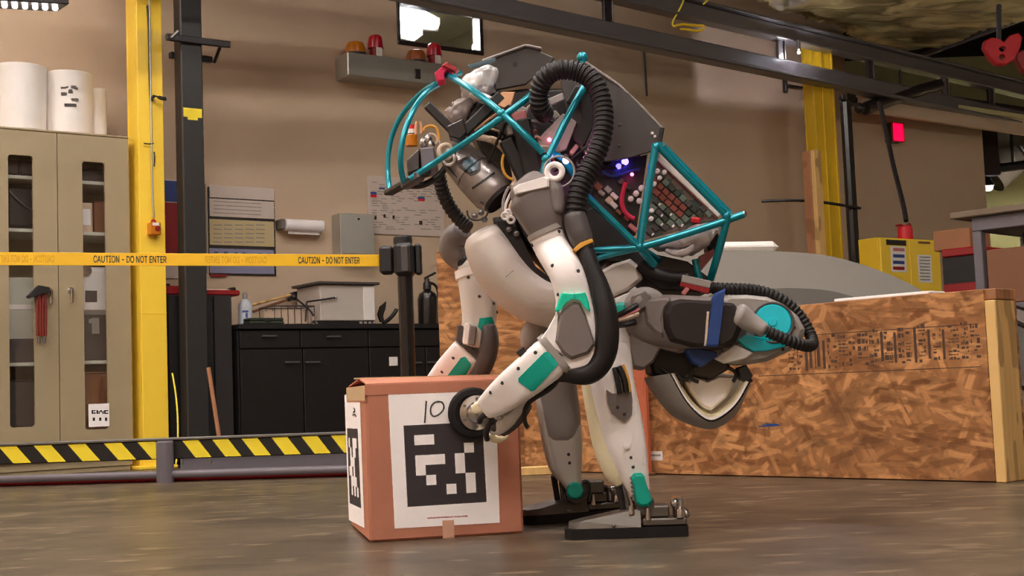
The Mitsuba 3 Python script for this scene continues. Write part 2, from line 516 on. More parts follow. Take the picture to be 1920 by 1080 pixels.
def crumple(m, amp, freq, seed=0):
    m = m.copy()
    n = trimesh.Trimesh(m.vertices, m.faces, process=False).vertex_normals
    m.vertices = m.vertices + n * (meshkit.fbm(m.vertices * freq, 2, seed)[:, None] - .5) * 2 * amp
    return m


def wavy_film(x0, y0, x1, y1, off, amp, seed, n=46):
    """Loose clear film in front of a wall poster: one wavy sheet."""
    g = np.linspace(0, 1, n)
    xm, ym = (x0 + x1) / 2, (y0 + y1) / 2
    u = wall_uz(x0, ym, off)[0] + g * (wall_uz(x1, ym, off)[0] - wall_uz(x0, ym, off)[0])
    z = wall_uz(xm, y1, off)[1] + g * (wall_uz(xm, y0, off)[1] - wall_uz(xm, y1, off)[1])
    U, Z = np.meshgrid(u, z, indexing='ij')
    w = meshkit.fbm(np.stack([U * 9, Z * 13, 0 * U + seed], -1) + 1.2 * meshkit.fbm(np.stack([U * 4, Z * 4, 0 * U], -1), 2)[..., None], 3, seed)
    P = W0 + WU * U[..., None] + ZUP * Z[..., None] + WN * (off + amp * (w - .2))[..., None]
    i, j = np.meshgrid(np.arange(n - 1), np.arange(n - 1), indexing='ij')
    k = lambda a, b: (a * n + b).ravel()
    f = np.vstack([np.c_[k(i, j), k(i + 1, j), k(i + 1, j + 1)], np.c_[k(i, j), k(i + 1, j + 1), k(i, j + 1)]])
    return trimesh.Trimesh(P.reshape(-1, 3), f, process=False)


def text(s, h, o, X, Y, depth=0.001, bold=True, center=False, sx=1.0):
    m = meshkit.text_mesh(s, h, depth, bold)
    m.apply_scale([sx, 1, 1])
    if center: m.apply_translation([-m.bounds[:, 0].mean(), -m.bounds[:, 1].mean(), 0])
    X, Y = np.asarray(X, float), np.asarray(Y, float)
    return frame(m, o, X, Y, np.cross(X, Y))


# ------------------------------------------------------------------ scene bookkeeping
def numbered(k):
    if k not in scene and k not in labels and not any(x.startswith(k + '__') for x in scene):
        return k
    i = 1
    while True:
        q = f'{k}_{i:03d}'
        if q not in scene and q not in labels and not any(x.startswith(q + '__') for x in scene):
            return q
        i += 1


MESH = {}


def put(key, mesh, m, smooth=35, **more):
    MESH[key] = mesh
    scene[key] = mikit.ply(mesh, m, smooth=smooth, **more)
    return key


def thing(name, label, category, group=None):
    k = numbered(name)
    labels[k] = {'label': label, 'category': category}
    if group: labels[k]['group'] = group
    return k


def part(parent, name, mesh, m, smooth=35, label=None, **more):
    base = f'{parent}__{name}'
    k, i = base, 0
    while k in scene:
        i += 1
        k = f'{base}_{i:03d}'
    put(k, mesh, m, smooth, **more)
    if label: labels[k] = {'label': label}
    return k


def solo(name, mesh, m, label, category, group=None, smooth=35, **more):
    k = thing(name, label, category, group)
    put(k, mesh, m, smooth, **more)
    return k


def struct(name, mesh, m, smooth=False, label=None):
    put(name, mesh, m, smooth)
    labels[name] = {'kind': 'structure'}
    if label: labels[name]['label'] = label
    return name

# ------------------------------------------------------------------ the setting
def emit(key, mesh, radiance, **kw):
    scene[key] = mikit.ply(mesh, 'mat_black', smooth=False, emitter={'type': 'area', 'radiance': rgb(radiance)})
    return key


X0, X1, Y0, Y1, ZC = -6.0, 9.5, -4.0, 19.0, 5.0
fl = cbox(X1 - X0, Y1 - Y0, 0.1, 0.001); fl.apply_translation([(X0 + X1) / 2, (Y0 + Y1) / 2, -0.05])
struct('floor', fl, M_floor)
cl = cbox(X1 - X0, Y1 - Y0, 0.1, 0.001); cl.apply_translation([(X0 + X1) / 2, (Y0 + Y1) / 2, ZC + 0.05])
struct('ceiling', cl, M_roof)
for nm, c, d in [('wall_left', (X0 - 0.05, (Y0 + Y1) / 2, ZC / 2), (0.1, Y1 - Y0, ZC)), ('wall_right', (X1 + 0.05, (Y0 + Y1) / 2, ZC / 2), (0.1, Y1 - Y0, ZC)),
                 ('wall_front', ((X0 + X1) / 2, Y0 - 0.05, ZC / 2), (X1 - X0, 0.1, ZC)), ('wall_far', ((X0 + X1) / 2, Y1 + 0.05, ZC / 2), (X1 - X0, 0.1, ZC))]:
    m = cbox(*d, 0.001); m.apply_translation(c)
    struct(nm, m, M_farwall if nm == 'wall_far' else M_wall)

# the tan back wall, running away to the right, with the window's opening
uL = wall_uz(-900, 500)[0]; uR = wall_uz(1850, 380)[0]; uS = wall_uz(1592, 250)[0]
zS = wall_uz(1720, 214)[1]
uL = max(uL, ((X0 + 0.02) - W0[0]) / WU[0])
wu0, wu1 = wall_uz(744, 42)[0], wall_uz(904, 55)[0]
wz1, wz0 = wall_uz(822, 9)[1], wall_uz(822, 93)[1]
back = Polygon([(uL, 0), (uR, 0), (uR, zS), (uS, zS), (uS, ZC), (uL, ZC)], [[(wu0, wz0), (wu1, wz0), (wu1, wz1), (wu0, wz1)]])
struct('wall_back', extr(back, W0 - WN * 0.14, WU, ZUP, 0.14), M_wall)

# window 1: dark frame, one pane, and a lit office behind it
fw = 0.032
fr = cat(wbox(wu0, wu1, wz0, wz0 + fw, -0.1, 0.015), wbox(wu0, wu1, wz1 - fw, wz1, -0.1, 0.015), wbox(wu0, wu0 + fw * .7, wz0 + fw, wz1 - fw, -0.1, 0.015), wbox(wu1 - fw * .9, wu1, wz0 + fw, wz1 - fw, -0.1, 0.015))
labels['window_1'] = {'kind': 'structure'}
put('window_1__frame', fr, M_frame)
put('window_1__pane', wbox(wu0 + fw * .6, wu1 - fw * .8, wz0 + fw * .8, wz1 - fw * .8, -0.052, -0.05, 0.0), M_glass, smooth=False)
ou0, ou1, oz0, oz1 = wu0 - 0.7, wu1 + 0.9, 1.9, 3.75
struct('wall_office', cat(wbox(ou0, ou1, oz0, oz1, -3.05, -3.0, .001), wbox(ou0 - .05, ou0, oz0, oz1, -3.0, -0.15, .001), wbox(ou1, ou1 + .05, oz0, oz1, -3.0, -0.15, .001)), M_office)
struct('ceiling_office', wbox(ou0, ou1, oz1, oz1 + .05, -3.0, -0.15, .001), M_office)
struct('floor_office', wbox(ou0, ou1, oz0 - .05, oz0, -3.0, -0.15, .001), M_frame)


def hpanel(pix, z, thick):
    p = np.array([ground(a, b, z) for a, b in pix])
    return extr([(q[0], q[1]) for q in p], (0, 0, z), (1, 0, 0), (0, 1, 0), thick)


def office_lamp(pix, z, label):
    k = thing('office_light', label, 'light')
    m = hpanel(pix, z, 0.03)
    emit(k + '__tube', m, [OFFICE_LAMP * c for c in (1, .98, 1.0)])
    big = affinity.scale(Polygon(pix), 1.08, 1.2)
    part(k, 'housing', hpanel(list(big.exterior.coords)[:-1], z + 0.032, 0.04), M_white)
    part(k, 'hanger', cat([lbox((p[0], p[1], z + .07), (p[0], p[1], oz1), .015, .015, .002, up=np.array([0, 1., 0])) for p in [hpanel(pix, z, .03).centroid]]), M_steel)


office_lamp([(748, 26), (775, 22), (822, 42), (818, 56), (780, 54), (748, 47)], 3.40, 'long lit ceiling light seen through the upper window, upper left')
office_lamp([(750, 56), (766, 58), (791, 66), (776, 77), (752, 72)], 3.30, 'smaller lit ceiling light seen through the upper window, lower left')


def wcyl(x0, y0, x1, y1, off, r):
    a, b = wall_uz(x0, y0, off), wall_uz(x1, y1, off)
    p, q = wall_pt(a[0], a[1], off), wall_pt(b[0], b[1], off)
    return lathe(p, q - p, [(0, 0), (0, r), (np.linalg.norm(q - p), r), (np.linalg.norm(q - p), 0)], 16)


k = thing('office_wall_light', 'bright upright reflection at the right edge of the upper window, built as a glowing tube', 'light')
emit(k + '__tube', wcyl(893, 75, 890, 36, -0.5, 0.022), [OFFICE_LAMP * .8 * c for c in (1, 1, 1)])  # a reflection in the pane, built as a glowing tube
part(k, 'backplate', wbox(*[wall_uz(889, 55, -.55)[0], wall_uz(899, 55, -.55)[0]], wall_uz(893, 80, -.55)[1], wall_uz(893, 32, -.55)[1], -.58, -.54), M_frame)
k = thing('office_spot_light', 'small round lit lamp at the lower right corner of the upper window', 'light')
_u, _z = wall_uz(890, 89, -0.45)
emit(k + '__bulb', ball(wall_pt(_u, _z, -.45), 0.026, 2, (1, 1, 1.3)), [OFFICE_LAMP * .6] * 3)
part(k, 'stem', lbox(wall_pt(_u, _z + .03, -.45), wall_pt(_u, oz1, -.45), .012, .012, .002, up=np.array([0, 1., 0])), M_frame)

# ceiling fixtures above the hall, out of the picture; they run parallel to the overhead beams
LDX = np.array([.806, .592, 0]); LDX /= np.linalg.norm(LDX); LDY = np.cross(ZUP, LDX)
for i, (x, y, s) in enumerate(LAMPS):
    k = thing('ceiling_light', 'long white fluorescent fixture hanging from the dark ceiling', 'light', 'fluorescent fixtures above the hall')
    emit(k + '__diffuser', frame(cbox(2.4, 0.18, 0.012, 0.002), (x, y, LAMP_Z), LDX, LDY, ZUP), [LAMP * s * c for c in WARM])
    part(k, 'housing', frame(cbox(2.46, 0.24, 0.06, 0.01), (x, y, LAMP_Z + .045), LDX, LDY, ZUP), M_white)
    part(k, 'hanger', cat([lbox(np.array([x, y, LAMP_Z + .07]) + LDX * q, np.array([x, y, ZC]) + LDX * q, .02, .02, .003, up=np.array([0, 1., 0])) for q in (-.9, .9)]), M_steel)

for x, y, z in ((5.9, 8.6, 2.75), (5.2, 5.6, 2.9)):  # unseen tubes added to brighten the insulation, right wall and beams
    k = thing('tube_light', 'bare tube fixture added beyond the right edge to brighten the insulation and wall', 'light', 'added tubes under the mezzanine')
    emit(k + '__tube', lathe((x - .6, y, z), (1, 0, 0), [(0, 0), (0, .019), (1.2, .019), (1.2, 0)], 14), [ADDED_TUBE_LAMP * c for c in (1, .96, .85)])
    part(k, 'batten', cat([cbox(1.26, .03, .03, .004)]).apply_translation([x, y, z + .09]), M_white)
    part(k, 'lamp_holder', cat([cbox(.02, .03, .09, .003).apply_translation([x + q, y, z + .04]) for q in (-.61, .61)]), M_white)
    part(k, 'hanger', cat([lbox((x + q, y, z + .1), (x + q, y, ZC), .012, .012, .002, up=np.array([0, 1., 0])) for q in (-.5, .5)]), M_steel)

# strip fixture at the top left of the picture: dark trough with a row of bright bulbs
k = thing('strip_light', 'dark trough light with a row of bright bulbs at the top left corner', 'light')
a, b = at(-60, -4, 6.4), at(118, 6, 6.7)
part(k, 'trough', lbox(a, b, .16, .05), M_frame)
for i in range(9):
    p = a + (b - a) * (i + .7) / 9.3 + np.array([0, -.03, -.036])
    emit(f'{k}__bulb' + (f'_{i:03d}' if i else ''), ball(p, .016, 1), [3.2, 3.0, 2.8])
part(k, 'hanger', cat([lbox(a + (b - a) * q + np.array([0, 0, .02]), (*(a + (b - a) * q)[:2], ZC), .015, .015, .002, up=np.array([0, 1., 0])) for q in (.25, .75)]), M_frame)

# ------------------------------------------------------------------ columns, posts and the overhead frame
OC = 0.62
u0, u1 = wall_uz(263, 480, OC)[0], wall_uz(311, 480, OC)[0]
colu1 = u1
k = thing('column', 'wide yellow steel column beside the tan storage cabinet', 'column')
flange = .022
part(k, 'shaft', cat(wbox(u0, u1, 0.012, ZC, OC - .022, OC), wbox(u0, u1, 0.012, ZC, OC - .2, OC - .18), wbox(u0 + .002, u0 + .014, 0.012, ZC, OC - .178, OC - .024)), M_yellow)
part(k, 'base_plate', wbox(u0 - .04, u1 + .04, 0, .02, OC - .24, OC + .04), M_yellow)
part(k, 'seam', wbox(u0 + .001, u1 - .001, wall_uz(285, 588, OC)[1] - .004, wall_uz(285, 588, OC)[1], OC - .001, OC + .002, .001), M_yellow2)
part(k, 'conduit', tube([wall_pt(wall_uz(281, -40, OC)[0], 4.9, OC + .018)] + [wall_pt(*wall_uz(a, b, OC + .018), OC + .018) for a, b in [(281, 60), (283, 190), (284, 250), (285, 330), (289, 408)]], .006, 8), M_alu)
part(k, 'conduit', tube([wall_pt(*wall_uz(a, b, OC + .014), OC + .014) for a, b in [(276, 10), (280, 110), (281, 160), (283, 190)]], .006, 8), M_frame)
_hk = wall_uz(284, 188, OC)
part(k, 'hook', tube([wall_pt(_hk[0] - .005, _hk[1] - .01, OC + .02), wall_pt(_hk[0] + .005, _hk[1] + .02, OC + .03), wall_pt(_hk[0] + .035, _hk[1] + .01, OC + .05), wall_pt(_hk[0] + .07, _hk[1] + .005, OC + .06)], [.009] * 18 + [.006] * 10 + [.012] * 20, 8), M_frame)
part(k, 'clip', tube([wall_pt(*wall_uz(a, b, OC + .02), OC + .02) for a, b in [(270, 269), (280, 270), (288, 269)]], .004, 6), M_frame)
part(k, 'clip', tube([wall_pt(*wall_uz(a, b, OC + .02), OC + .02) for a, b in [(289, 285), (290, 295), (289, 312)]], .004, 6), M_frame)
k = thing('push_button_box', 'small yellow push button box mounted on the left yellow column', 'switch box')
bu, bz = wall_uz(291, 427, OC + .05)
part(k, 'enclosure', wbox(bu - .035, bu + .035, bz - .045, bz + .035, OC + .001, OC + .06, .006), M_amber)
part(k, 'gland', lathe(wall_pt(bu - .003, bz + .034, OC + .03), ZUP, [(0, .016), (.012, .016), (.022, .007), (.022, 0)], 14), M_reddark)
part(k, 'button', lathe(wall_pt(bu + .012, bz - .006, OC + .06), WN, [(0, .017), (.006, .017), (.006, .01), (.012, .009), (.012, 0)], 18), M_reddark, label='dark red round button')
part(k, 'cap', wbox(bu - .02, bu + .02, bz + .012, bz + .03, OC + .058, OC + .063, .001), M_white)


def hpost(key, u0, u1, off, depth, z0, z1, m):
    part(key, 'shaft', wbox(u0, u1, z0, z1, off - depth, off, .008), m)
    part(key, 'base_plate', wbox(u0 - .03, u1 + .03, 0, .014, off - depth - .03, off + .03), m)


OP = 0.72
u0, u1 = wall_uz(345, 420, OP)[0], wall_uz(386, 420, OP)[0]
k = thing('post', 'thick charcoal steel post beside the left yellow column', 'post')
hpost(k, u0, u1, OP, .12, .014, 3.0, M_post)
pl, pr = u0, u1
def pxb(x0, y0, x1, y1, off, thick, bev=.003): return wpx(x0, y0, x1, y1, off, thick, bev)
part(k, 'warning_sticker', cat(pxb(344, 203, 379, 220, OP + .002, .003, .0005), pxb(352, 219, 371, 225, OP + .002, .003, .0005)), M_stripe, label='yellow warning sticker')
k = thing('beam_clamp', 'dark steel clamp bracket bolted around the left charcoal post', 'clamp')
cu = wall_uz(366, 80, OP)
part(k, 'strap', wbox(pl - .1, pr + .18, cu[1] - .012, cu[1] + .03, OP + .003, OP + .03), M_frame)
part(k, 'strap', wbox(pl - .02, pr + .12, cu[1] - .08, cu[1] - .04, OP - .16, OP - .123), M_frame)
part(k, 'bolt', lbox(wall_pt(pl - .075, cu[1] + .0, OP + .031), wall_pt(pl - .03, cu[1] + .05, OP + .05), .018, .018), M_steel)
part(k, 'bolt', lbox(wall_pt(pr + .13, cu[1] - .08, OP - .13), wall_pt(pr + .13, cu[1] + .02, OP + .0), .018, .018), M_frame)

# right yellow column and black post
OC2 = .55
ua, ub, uc = wall_uz(1535, 330, OC2)[0], wall_uz(1548, 330, OC2)[0], wall_uz(1574, 330, OC2)[0]
k = thing('column', 'yellow steel column beside the slim black post on the right', 'column')
part(k, 'shaft', cat(wbox(ua, uc, .012, 3.5, OC2 - .02, OC2), wbox(ua, uc, .012, 3.5, OC2 - .13, OC2 - .11), wbox(ua + .003, ua + .02, .012, 3.5, OC2 - .11, OC2 - .02)), M_yellow2)
part(k, 'rib', wbox(ub, ub + .018, .02, 3.5, OC2 - .001, OC2 + .02), M_yellow2)
part(k, 'rib', wbox(uc - .05, uc - .03, .02, 3.5, OC2 - .001, OC2 + .02), M_yellow2)
part(k, 'base_plate', wbox(ua - .04, uc + .03, 0, .016, OC2 - .16, OC2 + .04), M_yellow2)
OP2 = 1.72
k = thing('post', 'slim glossy black post beside the right yellow column', 'post')
ua2, ub2 = wall_uz(1592, 330, OP2)[0], wall_uz(1607, 330, OP2)[0]
zt = wall_uz(1590, 186, OP2)[1]
part(k, 'shaft', wbox(ua2, ub2, .014, zt, OP2 - .07, OP2, .02), M_blackgloss)
part(k, 'base_plate', wbox(ua2 - .03, ub2 + .03, 0, .014, OP2 - .1, OP2 + .03), M_blackgloss)
part(k, 'cap', wbox(ua2 - .0, ua2 + .05, zt, zt + .04, OP2 - .06, OP2 - .02), M_frame)
part(k, 'bracket', wbox(ub2, ub2 + .1, zt - .04, zt - .015, OP2 - .05, OP2 - .02), M_frame)
k = thing('ratchet_strap', 'dark strap tied across the lumber and the right black post', 'strap')
lu1, lu2 = wall_uz(1531, 380, 1.9)[0], wall_uz(1545, 380, 1.9)[0]
ztl = wall_uz(1530, 281, 1.9)[1]
zz = wall_uz(1540, 372, 1.9)[1]
part(k, 'webbing', tube([wall_pt(lu1 - .22, zz + .012, 1.56), wall_pt(lu1 - .03, zz + .004, 1.73), wall_pt(lu2 + .03, zz, 1.765), wall_pt((lu2 + ua2) / 2, zz - .006, 1.76), wall_pt(ub2, zz - .02, OP2 + .012)], .011, 8), M_frame)
part(k, 'buckle', wbox(lu2 + .012, lu2 + .06, zz - .022, zz + .02, 1.75, 1.785), M_frame)
k = thing('lumber', 'upright timber, its side painted redder for the light, in front of the right yellow column', 'timber')
part(k, 'plank', wbox(lu1, lu2, 0, ztl, 1.78, 1.86), M_pinered)  # one timber in two slabs: light tint on side and front painted in
part(k, 'plank', wbox(lu1 + .002, lu2, 0, ztl, 1.861, 1.9), M_pine, label='front of the same timber, painted paler for the light')

# overhead crane beams (run away to the right above the posts)
HB = 3.02
def bline(x0, y0, x1, y1, z, z2=None):
    return ground(x0, y0, z), ground(x1, y1, z if z2 is None else z2)
a, b = bline(850, 18, 1990, 251, HB)
k = thing('crane_beam', 'long lower dark steel beam crossing the top of the picture', 'beam')
d_ = (b - a) / np.linalg.norm(b - a)
a = a - d_ * 2.6
sd = np.cross(ZUP, d_)
def bar(p, q, off, z0, z1, w, bev=.004):
    o = sd * off
    pp, qq = np.array(p), np.array(q)
    pp[2] = qq[2] = 0
    return lbox(pp + o + ZUP * (z0 + z1) / 2, qq + o + ZUP * (z0 + z1) / 2, w, z1 - z0, bev)
part(k, 'web', bar(a, b, 0, HB + .02, HB + .16, .05, .02), M_beam)
part(k, 'flange', bar(a, b, 0, HB - .005, HB + .02, .13, .006), M_beam)
part(k, 'lip', lbox(a + ZUP * .012 - sd * .066, b + ZUP * .012 - sd * .066, .018, .03, .008), M_beam)
k2 = thing('crane_beam', 'long upper dark steel beam under the wrapped insulation', 'beam')
part(k2, 'web', bar(a, b, 0, HB + .34, HB + .46, .05, .012), M_beam)
part(k2, 'flange', bar(a, b, 0, HB + .46, HB + .48, .14), M_beam)
part(k2, 'flange', bar(a, b, 0, HB + .32, HB + .34, .12), M_beam)
for i, px in enumerate([1140, 1462, 1627, 1766, 1850]):
    t = None
    # where this strut stands along the beam
    dd = ray(px, 100)
    A = np.array([[dd[0], -d_[0]], [dd[1], -d_[1]]])
    t = np.linalg.solve(A, np.array([a[0], a[1]]) - CAM[:2])[1]
    p = a + d_ * t
    part(k, 'strut', lbox((p[0], p[1], HB + .15), (p[0], p[1], HB + .33), .07, .03, .004, up=sd), M_frame if i % 2 == 0 else M_beam)
    part(k, 'strut_plate', lbox((*(p + d_ * .05)[:2], HB + .155), (*(p + d_ * .05)[:2], HB + .33), .05, .012, .002, up=d_), M_steel)
def on_beam(px):
    dd = ray(px, 60)
    A = np.array([[dd[0], -d_[0]], [dd[1], -d_[1]]])
    t = np.linalg.solve(A, np.array([a[0], a[1]]) - CAM[:2])[1]
    return a + d_ * t
# lamp added between the beams to make the bright patch on the lower one
p = on_beam(1476)
k = thing('work_lamp', 'small bright lamp added between the two overhead beams to light the lower one', 'lamp')
part(k, 'housing', lbox((p[0], p[1], HB + .225) - sd * .11, (p[0], p[1], HB + .32) - sd * .11, .03, .03, .01, up=sd), M_steel)
m_ = ball(np.array([p[0], p[1], HB + .205]) - sd * .11, .013, 2)
emit(k + '__bulb', m_, [360, 345, 390])
k = thing('rope', 'yellow rope looped over the lower overhead beam, with a hook', 'rope')
q = on_beam(1285)
dq = q[1] - .12
part(k, 'line', tube([at(1284, -30, dq), at(1280, 5, dq), at(1268, 28, dq), at(1261, 46, dq), at(1266, 50, dq)], .008, 8), M_stripe)
part(k, 'hook', tube([at(1266, 49, dq), at(1285, 46, dq), at(1305, 48, dq), at(1320, 50, dq), at(1318, 55, dq), at(1298, 57, dq), at(1275, 55, dq)], .011, 8), M_yellow2)
part(k, 'line', tube([at(1340, -30, dq), at(1325, 2, dq), at(1318, 8, dq)], .008, 8), M_stripe)

# wrapped insulation under the mezzanine, with a pale metal edge
zI = 3.62
pts = [(1255, -60), (1690, 104), (1742, 96), (1935, 22), (1990, -60)]
P3 = [ground(a_, b_, zI) for a_, b_ in pts]
pl2 = Polygon([(q[0], q[1]) for q in P3])
tri = trimesh.creation.extrude_polygon(pl2, 0.16, engine='earcut')
xs = np.linspace(pl2.bounds[0], pl2.bounds[2], 90); ys = np.linspace(pl2.bounds[1], pl2.bounds[3], 90)
gx, gy = np.meshgrid(xs, ys, indexing='ij')
warp = np.stack([gx * 1.7, gy * 4, 0 * gx], -1)
gz = zI + .02 - .16 * meshkit.fbm(warp + 1.6 * meshkit.fbm(warp * .7, 2)[..., None], 4) + .06
inside = np.array([[pl2.contains(Point(x_, y_)) for y_ in ys] for x_ in xs])
vid = np.arange(gx.size).reshape(gx.shape)
qq = [(vid[i, j], vid[i + 1, j], vid[i + 1, j + 1], vid[i, j + 1]) for i in range(89) for j in range(89) if inside[i, j] and inside[i + 1, j] and inside[i, j + 1] and inside[i + 1, j + 1]]
k = thing('insulation_blanket', 'crinkled plastic wrapped insulation under the mezzanine at the top right', 'insulation')
ins = trimesh.Trimesh(np.stack([gx, gy, gz], -1).reshape(-1, 3), np.vstack([np.array(qq)[:, [0, 2, 1]], np.array(qq)[:, [0, 3, 2]]]), process=True)
part(k, 'wrap', ins, M_insul, smooth=True)
tri.apply_translation([0, 0, zI + .075])
part(k, 'batt', tri, M_roof)
ea, eb = ground(1728, 104, zI), ground(1960, 18, zI)
part(k, 'edge_trim', lbox(ea, eb, .05, .05), M_shelfgrey)

# dark red heart-shaped castings at the top right
def heart(cx, cy, s, d, label, m, holes=True):
    k = thing('red_plate', label, 'plate')
    out = [(-.9, -.55), (-.55, -.72), (-.12, -.62), (.1, -.42), (.42, -.82), (.85, -.95), (1.05, -.72), (.95, -.2), (.6, .5), (.2, .75), (-.3, .72), (-.68, .35), (-.98, -.2)]
    P = [(cx + s * x_, cy + s * y_) for x_, y_ in out]
    def ring(ox, oy, rx, ry): return [(cx + s * (ox + rx * math.cos(t_)), cy + s * (oy + ry * math.sin(t_))) for t_ in np.linspace(0, 2 * np.pi, 15)[:-1]]
    part(k, 'casting', plate(P, d, .06, .01, 3, holes=[ring(.0, -.1, .22, .16), ring(-.02, .36, .2, .17)] if holes else []), m)
    part(k, 'lug', lbox(at(cx - s * .2, cy - s * .5, d + .03), at(cx - s * .2, cy - s * 2.4, d + .03), .03, .03, up=np.array([0, 1., 0])), M_frame)
heart(1880, 95, 36, 9.6, 'red heart-shaped metal plate with two holes hanging at the upper right', M_casting)
heart(1940, 118, 36, 9.9, 'red heart-shaped plate half cut off by the right picture edge', M_reddark, False)

# low dark ceiling of the room beyond the wall
_q = [tuple((W0 + WU * u_ - WN * .2)[:2]) for u_ in (uS - .3, wall_uz(1990, 300)[0] + 1.2)]
struct('ceiling_far', extr([_q[0], _q[1], (9.45, _q[1][1]), (9.45, 18.95), (_q[0][0], 18.95)][::1], (0, 0, 3.3), (1, 0, 0), (0, 1, 0), .08), M_roof)

# dark members above and beyond the right end of the wall
k = thing('duct', 'dark pipe slanting below the beam above the exit sign', 'pipe')
part(k, 'pipe', tube([at(1622, 204, 12.2), at(1700, 178, 12.6), at(1760, 160, 13.0)], .06, 14), M_frame)
part(k, 'end_cap', ball(at(1612, 203, 12.15), .05), M_frame)
part(k, 'hanger', lbox(at(1690, 182, 12.6), (*at(1690, 182, 12.6)[:2], 3.42), .02, .02, .003, up=np.array([0, 1., 0])), M_frame)
k = thing('fascia', 'pale sheet metal fascia running above the end of the tan wall', 'fascia')
part(k, 'panel', lbox(at(1612, 192, 12.3), at(1990, 250, 14.4), .05, .17), M_wall)
part(k, 'flange', lbox(at(1612, 176, 12.3), at(1990, 232, 14.4), .1, .05), M_farwall)
k = thing('duct', 'large dark duct beyond the end of the tan wall', 'duct')
part(k, 'pipe', tube([at(1850, 330, 17.2), at(1900, 285, 17.2), at(1990, 225, 17.2)], .28, 18), M_roof)
part(k, 'band', torus(at(1900, 285, 17.2), at(1990, 225, 17.2) - at(1850, 330, 17.2), .29, .03), M_frame)
part(k, 'hanger', lbox(at(1900, 285, 17.2), (*at(1900, 285, 17.2)[:2], 3.3), .03, .03, .003, up=np.array([0, 1., 0])), M_frame)
k = thing('pipe_rail', 'black horizontal pipe above the far pale wall', 'pipe')
part(k, 'pipe', tube([at(1846, 319, 16.0), at(1990, 300, 16.0)], .055, 12), M_black)
part(k, 'hanger', lbox(at(1900, 312, 16.0), (*at(1900, 312, 16.0)[:2], 3.3), .03, .03, .003, up=np.array([0, 1., 0])), M_black)
struct('trim_1', lbox(at(1842, 210, 14.6), at(1852, 330, 14.6), .25, .12, up=np.array([0, 1., 0])), M_roof)
k = thing('pendant_lamp', 'small bright pendant lamp beyond the end of the wall', 'lamp')
pc = at(1853, 352, 15.0)
emit(k + '__bulb', ball(pc, .045, 2, (1.2, 1, .9)), [26, 25, 30])
part(k, 'shade', lathe(pc + ZUP * .14, -ZUP, [(0, .02), (.03, .03), (.12, .07), (.12, .06), (.02, .02)], 18), M_black)
part(k, 'cord', lbox(pc + ZUP * .14, (*pc[:2], 3.3), .012, .012, .002, up=np.array([0, 1., 0])), M_black)
k = thing('ceiling_light', 'fluorescent fixture added out of view to light the far room beyond the wall end', 'light')
m = cbox(1.25, .34, .012, .002); m.apply_translation([7.2, 16.4, 3.1])
emit(k + '__diffuser', m, [ADDED_FAR_LAMP * c for c in (1, .98, .8)])  # unseen lamp added to light the far room
h = cbox(1.32, .4, .06, .01); h.apply_translation([7.2, 16.4, 3.145]); part(k, 'housing', h, M_white)
part(k, 'hanger', lbox((7.2, 16.4, 3.17), (7.2, 16.4, 3.3), .02, .02, .003, up=np.array([0, 1., 0])), M_steel)

# wires on the tan wall
solo('wall_cable', tube([wall_pt(*wall_uz(a_, b_, .012), .012) for a_, b_ in [(1206, 84), (1209, 120), (1211, 150), (1213, 180)]], .008, 6), M_frame, 'thin dark cable hanging down the wall below the overhead beam', 'cable')
solo('hanging_cord', tube([at(1648, 192, 9.3), at(1660, 240, 9.2), at(1675, 310, 9.0), at(1690, 370, 8.7), at(1699, 414, 8.5)], .016, 8), M_frame, 'long dark cord hanging from the slanting pipe down to the red can', 'cord')
solo('wall_cable', tube([wall_pt(*wall_uz(a_, b_, .012), .012) for a_, b_ in [(1757, 196), (1760, 212), (1764, 229)]], .012, 6), M_frame, 'short dark cable end on the wall to the right of the exit sign', 'cable')
k = thing('conduit_bracket', 'dark bracket frame on the wall just left of the right yellow column', 'bracket')
part(k, 'bar', wpx(1473, 140, 1477, 172, .05, .04), M_frame)
part(k, 'bar', wpx(1478, 160, 1506, 164, .05, .04), M_frame)

# exit sign: lit red square
k = thing('exit_sign', 'square glowing red exit sign on the wall at the right', 'sign')
su, sz = wall_uz(1684, 248, .1)
part(k, 'housing', wbox(su - .085, su + .085, sz - .095, sz + .095, .0, .088), M_frame)
scene[k + '__panel'] = mikit.ply(wbox(su - .08, su + .08, sz - .09, sz + .09, .089, .1, .003), M_red, smooth=False, emitter={'type': 'area', 'radiance': rgb([.62, .0, .022])})
part(k, 'rim', cat(wbox(su - .087, su + .087, sz + .088, sz + .097, .085, .108, .002), wbox(su - .087, su + .087, sz - .097, sz - .088, .085, .108, .002), wbox(su - .088, su - .08, sz - .088, sz + .088, .085, .108, .002), wbox(su + .08, su + .088, sz - .088, sz + .088, .085, .108, .002)), M_red)

# ------------------------------------------------------------------ warning light box on the wall
k = thing('signal_box', 'long grey metal signal box mounted high on the wall', 'signal box')
OS = .2
s0, s1 = wall_uz(652, 118, OS)[0], wall_uz(832, 140, OS)[0]
sz0, sz1 = wall_uz(740, 151, OS)[1], wall_uz(740, 108, OS)[1]
part(k, 'housing', wbox(s0, s1, sz0, sz1, 0, OS, .008), M_alu)
part(k, 'latch', wpx(779, 129, 789, 147, OS + .012, .012), M_frame)


